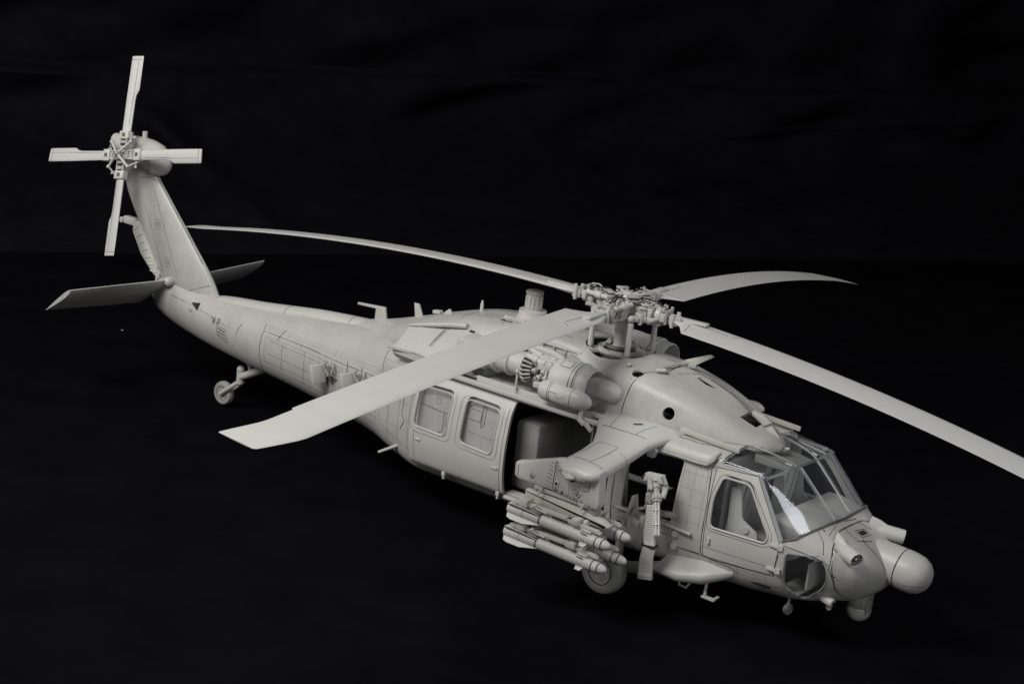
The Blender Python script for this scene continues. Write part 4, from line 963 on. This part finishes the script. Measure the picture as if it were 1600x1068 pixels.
k.dots([(1.32,-1.75,2.1),(1.47,-1.75,2.0)],.035,.008)
k.out('panel_line','ink',wg)
k = Ink(WB); k.patch([(1.02,-1.06,2.3),(1.06,-1.08,2.3),(1.14,-1.00,2.3),(1.12,-.97,2.3)],.006); k.out('slot','ink',wg)
for x,sg in ((1.44,1),): B().prism([(1.36,1.96),(1.46,1.96),(1.50,2.06),(1.42,2.16),(1.34,2.14)],'y',-1.16,-1.08,bev=.01).out('root_fairing_lip','clean',wg)
# vertical pylon with swept tail fairing
b = B(); b.prism(rounded([(.16,1.80),(.28,1.83),(.84,2.03),(1.50,2.04),(1.54,1.60),(1.50,1.52),(1.30,1.54),(.80,1.58),(.24,1.575),(.17,1.60)],.04),'y',-2.44,-2.27,bev=.035); pyl = b.out('stores_pylon','clean'); PB = bvh_of(pyl)
k = Ink(PB); k.line([(.82,-2.5,2.02),(.80,-2.5,1.58)],.012); k.line([(1.38,-2.5,1.88),(1.36,-2.5,1.74),(1.26,-2.5,1.72),(1.20,-2.5,1.77)],.010)
k.line([(.23,-2.5,1.78),(.23,-2.5,1.62)],.009)
k.dots([(1.06,-2.5,1.92),(1.06,-2.5,1.58)],.035,.0075); k.dots([(.84,-2.5,1.60),(1.46,-2.5,1.56)],.05,.0075); k.dots([(.84,-2.5,1.98),(.84,-2.5,1.62)],.045,.008)
for j in range(7): k.line([(.74-.012*j,-2.5,1.97-.055*j),(.78,-2.5,1.95-.055*j)],.008)
for j in range(5): k.line([(.88+.035*j,-2.5,1.90-.0*j),(.86+.035*j,-2.5,1.84)],.006)
rnd = random.Random(3)
for cx_,cz_,n_d,rd in ((1.20,1.66,34,.05),(.47,1.68,20,.035),(.86,1.62,10,.03),(.97,1.60,8,.025)):
    for _ in range(n_d):
        px = cx_+rnd.gauss(0,rd*.8); pz = cz_+rnd.gauss(0,rd*.8); k.dots([(px,-2.5,pz),(px+.001,-2.5,pz)],1,.0065)
k.out('rivet','ink',pyl)
b = B(); b.box((.86,-2.445,1.70),(.07,.012,.07)); pp = b.out('access_plate','clean',pyl); B().cyl((.86,-2.446,1.70),(.86,-2.458,1.70),.02).out('lock','ink',pyl)
b = B(); b.lathe((1.02,-2.50,1.97),(1,0,-.12),[(0,.02),(.04,.05),(.16,.07),(.26,.075),(.34,.05)],18,ell=1.3); b.tube([(1.02,-2.56,1.93),(1.10,-2.58,1.88),(1.2,-2.56,1.90)],.03,8); b.out('navigation_light','clean',pyl)
b = B(); b.ball((1.12,-2.57,1.90),.04,10,(1.4,.6,1)); b.out('lamp_glass','light',pyl)
B().prism(rounded([(1.05,1.88),(1.12,1.88),(1.13,1.80),(1.07,1.79)],.02),'y',-2.448,-2.30).out('access_hole','hole',pyl)
B().box((1.40,-2.33,1.46),(.16,.12,.14),bev=.01).out('pylon_foot','dull',pyl)

# missile launcher with four rails and four missiles
LY = -2.35
def P_(x,y,z): return (x,y,z)
b = B(); b.prism(rounded([(.36,1.36),(.36,1.475),(.95,1.475),(1.30,1.455),(1.60,1.40),(1.70,1.34),(1.60,1.31),(1.30,1.30),(.42,1.31)],.02),'y',LY-.075,LY+.075,bev=.03); la = b.out('missile_launcher','cream'); LB = bvh_of(la)
k = Ink(LB); k.line([(1.36,LY-.2,1.50),(1.36,LY-.2,1.26)],.012); k.line([(.9,LY-.2,1.45),(.9,LY-.2,1.30)],.006); k.line([(1.36,LY-.08,1.5),(1.36,LY+.08,1.5)],.012); k.out('panel_line','ink',la)
b = B(); b.box((.95,LY,1.53),(.95,.10,.06),bev=.01); b.box((.55,LY,1.56),(.12,.14,.08),bev=.01); b.box((1.28,LY,1.54),(.14,.16,.08),bev=.01); b.out('bomb_rack','clean',la)
for x in (.62,1.30):
    b = B(); b.tube([(x,LY-.05,1.56),(x+.02,LY-.12,1.54),(x,LY-.14,1.48)],.018,6); b.out('sway_brace','clean',la)
MS = [(-.23,0.0),(.22,0.0),(-.23,-.325),(.22,-.325)]
b = B()
b.box((.58,LY,1.33),(.10,.52,.05),bev=.01); b.box((1.30,LY,1.33),(.10,.52,.05),bev=.01)
b.box((.95,LY,1.14),(.9,.05,.34),bev=.01); b.box((.62,LY,1.03),(.10,.50,.05),bev=.01); b.box((1.22,LY,1.03),(.10,.50,.05),bev=.01); b.out('launcher_frame','cream',la)
def rail(dy,dz):
    y = LY+dy
    b = B(); b.box((1.0,y,1.325+dz),(1.38,.055,.045),bev=.008); b.box((.86,y,1.355+dz),(.66,.085,.05),bev=.01)
    b.prism([(1.62,1.345+dz),(1.72,1.325+dz),(1.72,1.295+dz),(1.62,1.30+dz)],'y',y-.028,y+.028,bev=.006); r = b.out('launch_rail','cream',la)
    b = B(); b.box((1.34,y,1.365+dz),(.10,.15,.085),bev=.012); b.box((.52,y,1.37+dz),(.13,.15,.10),bev=.012); b.box((.42,y-.03,1.35+dz),(.12,.05,.05)); b.out('rail_clamp','cream',r)
    b = B(); b.cyl((1.42,y+.05,1.36+dz),(1.47,y+.05,1.36+dz),.045); b.ball((.70,y-.05,1.38+dz),.03,8); b.tube([(.66,y-.05,1.37+dz),(.76,y-.07,1.36+dz),(.9,y-.055,1.34+dz)],.012,6); b.out('latch','light',r)
    b = B(); b.box((1.10,y-.045,1.325+dz),(.25,.01,.02)); b.box((.75,y-.045,1.355+dz),(.1,.008,.03)); b.out('slot','ink',r)
def missile():
    b = B(); R = .080
    b.lathe((0,0,0),(1,0,0),[(0,.045),(.0,.078),(.01,R),(.24,R),(.245,R-.006),(.255,R-.006),(.26,R),(.52,R),(.526,R-.012),(.532,R-.012),(.54,R),(1.36,R),(1.40,.074),(1.42,.072),(1.44,.075),(1.50,.073),(1.505,.065),(1.515,.065),(1.52,.067),(1.57,.054),(1.60,.032),(1.61,.005)],28); m = b.out('missile','clean')
    k = Ink(bvh_of(m))
    def rg(x,w,m_=None): k.line([(x,.1*sin(a),.1*cos(a)) for a in np.linspace(0,2*pi,21)[:-1]],w,True,.03)
    rg(.25,.010); rg(.53,.014); rg(1.41,.015); rg(1.51,.012)
    for a in (2.3,): k.line([(.03,-.1*sin(.9),.1*cos(.9)),(.55,-.1*sin(.9),.1*cos(.9))],.010)
    k.line([(1.20,-.09*sin(.5),.09*cos(.5)),(1.20,-.09,-.0),(1.20,-.09*sin(2.3),.09*cos(2.3))],.010); k.line([(1.25,-.09*sin(.5),.09*cos(.5)),(1.25,-.09,0),(1.25,-.09*sin(2.3),.09*cos(2.3))],.010)
    k.out('panel_line','ink',m)
    for j in range(4):
        a = pi/4+j*pi/2; d = Vector((0,cos(a),sin(a))); 
        b = B(); pr = [(.0,.07),(.03,.140),(.10,.158),(.30,.155),(.56,.080),(.56,.065)]
        b.prism([(x,r) for x,r in pr],'y',-.005,.005,bev=.002)
        bmesh.ops.transform(b.bm, matrix=Matrix.Rotation(a-pi/2,4,'X'), verts=b.bm.verts); b.out('tail_fin','light',m)
        b = B(); b.prism([(1.18,.07),(1.19,.135),(1.27,.135),(1.30,.07)],'y',-.005,.005,bev=.002)
        bmesh.ops.transform(b.bm, matrix=Matrix.Rotation(a-pi/2,4,'X'), verts=b.bm.verts); b.out('front_fin','light',m)
    b = B(); b.box((.30,-.055,.075),(.46,.02,.02),(45,0,0)); b.out('cable_duct','ink',m)
    b = B(); b.box((1.24,-.03,.10),(.16,.035,.025),bev=.005); b.out('launch_shoe','light',m)
    return m
m0 = missile()
for i,(dy,dz) in enumerate(MS):
    rail(dy,dz); mm = m0 if i == 0 else copy_tree(m0)
    mm.location = (.27-.015*(dz!=0), LY+dy, 1.225+dz-.0); mm.rotation_euler = (0,radians(1.5),0)

k = Ink(bvh_of(fus)); 
k.line([(1.9,-1.2,.86),(2.3,-1.2,.87),(2.8,-1.1,.84),(2.9,-1.1,.78)],.014); k.line([(.9,-1.2,2.0),(.9,-1.2,1.2),(.92,-1.2,.85)],.014); k.line([(.92,-1.2,1.12),(2.2,-1.2,1.12)],.012)

k.line([(1.0,-1.2,1.0),(1.9,-1.2,1.0)],.008); k.line([(1.62,-1.2,1.1),(1.62,-1.2,.8)],.008); k.dots([(1.0,-1.2,1.06),(2.3,-1.2,1.06)],.05,.007)
k.out('seam_shade_wash','ink',fus)  # ink lines put contact shade along sponson seam and bay edge; rivets too
# ------------------------------------------------------------------ wheels
def wheel(name, c, R, W, parent=root, s=-1):
    c = Vector(c); prof = []
    for a in np.linspace(-pi,0,17):
        prof.append((W*.5*cos(a)*1.0, R-.42*R*.5+ .42*R*.5*abs(sin(a))**.8 if True else 0))
    prof = [(-W*.42,R*.52),(-W*.48,R*.62),(-W*.50,R*.78),(-W*.42,R*.92),(-W*.25,R*.985),(0,R),(W*.25,R*.985),(W*.42,R*.92),(W*.50,R*.78),(W*.48,R*.62),(W*.42,R*.52)]
    b = B(); b.lathe(c,(0,1,0),prof,48,cap=False); w = b.out(name,'tyre',parent)
    b = B(); b.lathe(c,(0,1,0),[(-W*.43,R*.54),(-W*.36,R*.50),(-W*.30,R*.30),(-W*.40,R*.20),(-W*.42,R*.14),(W*.42,R*.14),(W*.30,R*.30),(W*.43,R*.54)],32); b.out('rim','worn',w)
    b = B(); b.tube([(c.x+R*.56*cos(a),c.y-W*.45,c.z+R*.56*sin(a)) for a in np.linspace(0,2*pi,33)[:-1]],R*.022,5,True); b.out('bead_line','ink',w)
    for j in range(8):
        a = j*pi/4; B().cyl((c.x+R*.36*cos(a),c.y-W*.40,c.z+R*.36*sin(a)),(c.x+R*.36*cos(a),c.y-W*.30,c.z+R*.36*sin(a)),R*.045,n=6).out('wheel_bolt','ink',w)
    return w
for s in (-1,1):
    wheel('main_wheel',(1.10,s*1.42,.325),.325,.25)
    b = B(); b.cyl((1.10,s*1.30,.325),(1.10,s*1.0,.36),.07); b.tube([(1.10,s*1.22,.34),(1.5,s*1.16,.42),(1.95,s*1.05,.56)],[.08,.085,.09],12); b.out('landing_gear_arm','dull')
    b = B(); b.cyl((1.14,s*1.18,.45),(1.06,s*1.06,.95),.06); b.out('shock_strut','dull')
    # sponson shell over the arm
    b = B(); rg = []
    for x,yo,zb,zt in ((1.84,1.40,.53,.66),(1.9,1.42,.51,.68),(2.2,1.42,.50,.72),(2.5,1.33,.54,.77),(2.7,1.20,.62,.80),(2.84,1.08,.70,.80)):
        zm = (zb+zt)/2
        rg.append([(x,s*.8,zb),(x,s*(yo-.10),zb),(x,s*(yo-.02),zb+.03),(x,s*yo,zm-.02),(x,s*(yo-.015),zm+.03),(x,s*(yo-.14),zt-.01),(x,s*(.95),zt+.10 if x<2.6 else zt+.03),(x,s*.8,zt+.12 if x<2.6 else zt+.04)])
    b.loft(rg); sp_ = b.out('landing_gear_sponson','clean',ang=48)
    b = B(); b.cyl((1.93,s*1.43,.57),(1.93,s*1.41,.57),.012); b.out('drain','ink',sp_)
    b = B(); b.tube([(2.12,s*1.2,.51),(2.16,s*1.22,.42),(2.26,s*1.22,.41),(2.32,s*1.2,.51)],.018,6); b.out('tow_ring','clean')
    b = B(); b.tube([(2.50,s*1.1,.58),(2.52,s*1.16,.44),(2.55,s*1.2,.40)],.022,6); b.box((2.62,s*1.22,.385),(.20,.07,.025)); b.tube([(2.70,s*1.22,.39),(2.76,s*1.22,.45)],.02,6); b.out('boarding_step','clean')
wheel('tail_wheel',(-7.68,-.03,.20),.20,.13)
b = B(); b.tube([(-6.78,0,.86),(-7.15,-.0,.66),(-7.38,0,.54)],[.075,.065,.06],12); b.cyl((-7.36,0,.44),(-7.36,0,.66),.065); b.ball((-7.36,0,.68),.07,12)
b.tube([(-7.36,-.06,.46),(-7.5,-.11,.34),(-7.68,-.12,.20)],[.04,.035,.035],8); b.tube([(-7.36,.06,.46),(-7.5,.09,.34),(-7.68,.08,.20)],[.04,.035,.035],8); b.cyl((-7.68,-.14,.20),(-7.68,.09,.20),.025); b.out('tail_wheel_fork','clean')
b = B(); b.cyl((-7.12,0,.70),(-7.24,0,.95),.035); b.cyl((-7.18,0,.82),(-7.27,0,1.02),.05); b.out('tail_shock_strut','clean')
b = B(); b.tube([(-2.95,-.95,.86),(-3.05,-1.0,.80),(-3.35,-1.04,.62)],[.02,.025,.022],8); b.out('step_handle','light')
b = B(); b.ball((-7.68,-.1,1.0),.035,8); b.box((-7.6,-.12,1.02),(.08,.05,.04)); b.out('tie_down_ring','dull')

# ------------------------------------------------------------------ tail cone boxes and fittings
for x,z in ((-4.72,1.42),(-3.98,1.50)):
    y = FB.find_nearest(Vector((x,-1.0,z)))[0].y
    R3 = Matrix.Rotation(radians(-14),3,'Y') @ Matrix.Rotation(radians(-22),3,'Z')
    b = B(); b.box((x-.17,y-.13,z-.02),(.14,.22,.28),R3,bev=.010); fd = b.out('flare_dispenser','light')
    b = B(); b.box((x-.25,y-.15,z+.02),(.02,.12,.06),R3); b.out('latch','ink',fd)
    b = B(); b.tube([(x-.10,y-.02,z+.16),(x-.04,y-.16,z+.15),(x+.06,y-.13,z+.02),(x+.04,y-.01,z-.12)],.022,6); b.tube([(x+.02,y-.0,z+.18),(x+.10,y-.07,z+.16),(x+.09,y-.10,z+.02),(x+.16,y-.0,z-.06)],.016,6); b.out('mounting_frame','worn',fd)
    b = B(); b.box((x-.03,y-.04,z+.04),(.15,.08,.16),R3); b.out('dispenser_socket','dull',fd)
b = B(); b.tube([(-7.80,-.33,1.56),(-7.66,-.37,1.55)],.018,6); b.box((-7.62,-.36,1.52),(.06,.05,.08)); b.cyl((-7.72,-.34,1.50),(-7.72,-.40,1.50),.02); b.out('tie_down_fitting','light')
b = B(); b.prism([(-3.42,2.04),(-3.02,2.02),(-3.05,1.80),(-3.40,1.84)],'y',-1.03,-.95,bev=.012); b.out('side_vent_panel','clean')

# ------------------------------------------------------------------ nose
def light_tube(s):
    d = Vector((.86,s*.42,-.12)).normalized(); tip = Vector((4.345,s*.67,1.335)); o = tip-d*.40
    b = B(); b.lathe(o,d,[(0,.02),(.02,.075),(.10,.098),(.37,.100),(.39,.096),(.385,.085),(.35,.082)],26,cap=False); lt = b.out('landing_light','clean')
    b = B(); b.lathe(o,d,[(.34,.001),(.34,.085),(.36,.085)],24,cap=False); b.ball(o+d*.355,.035,8); b.out('lamp_reflector','lens' if s<0 else 'hole',lt)
    for j in range(10):
        a = j*pi/5; _,u,v = frame(d); q = o+d*.352+u*.055*cos(a)+v*.055*sin(a); B().ball(q,.014,6).out('facet','lens',lt)
    b = B(); rg = []
    for t,rx,rz in ((0,.09,.17),(.35,.085,.15),(.7,.07,.11),(1,.05,.085)):
        c = o+d*(-.06+.30*t)+Vector((0,0,-.01)); rg.append([(c.x, c.y+rx*cos(a), c.z+rz*sin(a)) for a in np.linspace(0,2*pi,21)[:-1]])
    b.loft(rg); b.out('light_fairing','clean',lt)
for s in (-1,1): light_tube(s)
k = Ink(FB); k.line([(4.03+.0*cos(a)+.10*cos(a)*.7,-.66,1.25+.19*sin(a)) for a in np.linspace(.9,5.0,14)],.016); k.out('fairing_line','ink',fus)
rd = Vector((1,.0,-.10)).normalized()
b = B(); b.lathe((3.95,.20,1.16),rd,[(0,.18),(.12,.22),(.3,.25),(.45,.262),(.62,.268)],40,cap=False); rf = b.out('radar_mount','clean')
b = B(); b.lathe(Vector((3.95,.20,1.16))+rd*.625,rd,[(0,.262),(.01,.27),(.12,.27),(.24,.255),(.33,.21),(.39,.14),(.42,.06),(.425,.002)],40); rdm = b.out('radome','clean')
k = Ink(bvh_of(rdm)); c0 = Vector((3.95,.20,1.16))+rd*.63
k.line([(c0.x,c0.y+.3*sin(a),c0.z+.3*cos(a)) for a in np.linspace(0,2*pi,31)[:-1]],.012,True,.04)
k.line([(c0.x+.05,-.1,c0.z-.13),(c0.x+.3,-.08,c0.z-.13),(c0.x+.42,.1,c0.z-.10),(c0.x+.44,.2,c0.z-.05),(c0.x+.42,.3,c0.z+.1)],.009); k.out('panel_line','ink',rdm)
k = Ink(FB); k.line([(4.10,-.08,1.42),(4.18,-.12,1.36),(4.33,-.10,1.2),(4.40,-.06,1.05),(4.42,-.0,.92),(4.40,.05,.84)],.02); k.out('radar_mount_line','ink',fus)
# sensor turret under the nose
b = B(); b.lathe((4.17,0,.40),(0,0,1),[(0,.10),(.12,.17),(.18,.165),(.24,.15),(.40,.14)],28); tr = b.out('sensor_turret','dull')
b = B(); b.ball((4.17,0,.44),.165,28,(1,1,.95)); b.out('turret_ball','clean',tr)
b = B(); b.box((4.20,-.02,.62),(.22,.28,.16),bev=.03); b.box((4.33,-.07,.50),(.02,.10,.10),bev=.01); b.out('turret_yoke','worn',tr)
b = B(); b.tube([(4.31,-.25,.84),(4.37,-.27,.81),(4.39,-.14,.79),(4.38,-.02,.82),(4.36,.0,.86)],.016,6); b.out('grab_handle','light')
b = B(); b.lathe((4.30,-.42,.99),(1,-.45,-.1),[(-.04,.07),(0,.07),(.01,.045),(.03,.045)],18); nb = b.out('nose_port','clean'); B().cyl((4.33,-.434,.987),(4.345,-.44,.985),.02).out('port_bore','ink',nb)
B().ball((4.33,-.32,.90),.03,8).out('nose_stud','clean')
b = B(); b.lathe((3.86,-.62,.70),(1,-.1,-.14),[(0,.02),(.02,.05),(.22,.062),(.24,.055),(.245,.03)],18); pt = b.out('searchlight_tube','light'); B().cyl((4.10,-.643,.667),(4.112,-.645,.665),.028).out('tube_bore','ink',pt)
b = B(); b.lathe((3.52,-.75,.43),(1,-.3,0),[(0,.01),(.0,.075),(.03,.08),(.05,.06),(.06,.01)],24); b.out('landing_lamp_lens','glassrim'); B().cyl((3.52,-.72,.58),(3.53,-.75,.48),.02).out('lamp_bracket','dull')
B().cyl((4.0,-.60,.60),(4.05,-.60,.55),.03).out('belly_fitting','dull')

# ------------------------------------------------------------------ door gun
G0 = Vector((1.72,-1.42,1.80)); GD = Vector((.37,-.43,-.53)).normalized()
gd, gu, gv = frame(GD)
def G(t,u,v): return G0 + gd*t + gu*u + gv*v
RG = Matrix((gd,gu,gv)).transposed()
b = B(); b.lathe(G(.0,0,0),gd,[(0,.04),(.02,.06),(.14,.065),(.15,.045),(.22,.045),(.23,.07),(.30,.075),(.31,.06),(.34,.06)],16); gun = b.out('rotary_gun','worn')
for j in range(6):
    a = j*pi/3; B().cyl(G(.22,.032*cos(a),.032*sin(a)),G(.82,.034*cos(a),.034*sin(a)),.0105,n=8).out('gun_barrel','light',gun)
for t in (.45,.66): B().lathe(G(t,0,0),gd,[(0,.035),(.0,.05),(.02,.05),(.02,.035)],14).out('barrel_clamp','light',gun)
b = B(); b.tube([G(.0,.09,.02),G(.12,.11,.03),G(.28,.08,.02)],[.03,.045,.03],8); b.box(G(.10,-.09,.0),(.16,.06,.09),RG,bev=.01); b.cyl(G(-.05,.08,-.04),G(.02,.08,-.04),.03); b.out('gun_motor','worn',gun)
b = B(); b.box(G(.02,.0,.07),(.10,.10,.04),RG); b.out('gun_housing','light',gun)
# shield plate above the gun
b = B(); b.prism([(1.52,1.75),(1.58,1.86),(1.84,1.89),(1.90,1.79),(1.78,1.79),(1.62,1.765)],'y',-1.50,-1.475,bev=.004)
b.prism([(1.52,1.75),(1.58,1.86),(1.60,1.86),(1.56,1.75)],'y',-1.50,-1.40,bev=.003); b.prism([(1.84,1.89),(1.90,1.79),(1.88,1.79),(1.82,1.89)],'y',-1.50,-1.42,bev=.003)
b.box((1.71,-1.45,1.872),(.26,.09,.014),(0,-6,0)); b.out('gun_shield','light',gun)
b = B(); b.cyl((1.70,-1.14,1.12),(1.72,-1.46,1.50),.03); b.box((1.80,-1.16,1.28),(.30,.07,.08),(0,-12,0),bev=.01); b.box((1.68,-1.44,1.54),(.10,.12,.14),bev=.015); b.out('gun_mount','worn')
b = B(); b.prism([(1.34,1.18),(1.40,1.46),(1.44,1.50),(1.50,1.18)],'y',-1.40,-1.37,bev=.004); b.prism([(1.34,1.18),(1.37,1.18),(1.43,1.50),(1.40,1.48)],'y',-1.46,-1.37,bev=.003); b.out('deflector_plate','light')
b = B(); b.box((1.52,-1.52,1.17),(.22,.12,.10),(0,8,0),bev=.012); b.box((1.36,-1.56,1.13),(.10,.12,.11),(0,8,0),bev=.01); b.box((1.65,-1.50,1.20),(.08,.08,.16),bev=.01); b.cyl((1.48,-1.58,1.08),(1.48,-1.58,1.22),.03); ab = b.out('ejection_box','cream')
B().box((1.358,-1.625,1.13),(.06,.01,.06)).out('box_mouth','ink',ab)
b = B(); b.tube([(1.46,-1.5,1.25),(1.52,-1.48,1.34),(1.62,-1.46,1.38),(1.66,-1.45,1.48)],.022,8); b.out('cable','worn')
# segmented ammunition chute
cp = [Vector(q) for q in ((1.74,-1.50,1.47),(1.775,-1.53,1.30),(1.82,-1.59,1.12),(1.875,-1.63,.98),(1.86,-1.64,.80),(1.875,-1.645,.60),(1.885,-1.65,.52))]
path = crom(cp,16); b = B(); rg = []
for i,p in enumerate(path):
    p = Vector(p); t = i/(len(path)-1); wv = 1.0 if i%2 else .90; hw = (.058+.040*t)*wv; hd = .045*wv
    d = (Vector(path[min(i+1,len(path)-1)])-Vector(path[max(i-1,0)])).normalized(); ax = Vector((.96,.28,0)); ax = (ax-d*ax.dot(d)).normalized(); bx = d.cross(ax)
    rg.append([p+ax*hw+bx*hd,p+ax*hw*.9+bx*hd*1.15,p-ax*hw*.9+bx*hd*1.15,p-ax*hw+bx*hd,p-ax*hw-bx*hd,p-ax*hw*.9-bx*hd*1.15,p+ax*hw*.9-bx*hd*1.15,p+ax*hw-bx*hd])
b.loft(rg); ch = b.out('ejection_chute','clean',ang=25)
b = B()
pm = Vector(path[48]); b.box(pm,(.19,.125,.03),(0,3,8)); b.out('chute_collar','ink',ch)

# gunner window ledge and framing
for s in (-1,1):
    B().tube([(1.0,s*1.19,1.15),(1.9,s*1.20,1.15),(2.2,s*1.19,1.13)],.022,8).out('window_ledge','clean')
    B().box((1.05,s*1.09,1.58),(.04,.04,.88),(s*-6,0,0)).out('window_post','paint')
for x,z in ((1.95,1.05),(1.95,.88)):
    b = B(); b.lathe((x,-1.13,z),(0,-1,0),[(0,.05),(.02,.055),(.05,.045),(.055,.02)],14); b.out('footstep_recess','clean')

# specks of lint on the cloth
b = B()
for px,py in ((-12.0,1.5),(-2.5,3.4),(3.0,-7.3),(-6,8),(5.5,-1.8),(-9,-6),(1.0,-10.2),(-14,6)):
    b.ball((px*S,py*S,-.0002),.0006,6,(1.6,.8,.3))
o = b.out('lint','clean',None); o['kind'] = 'stuff'
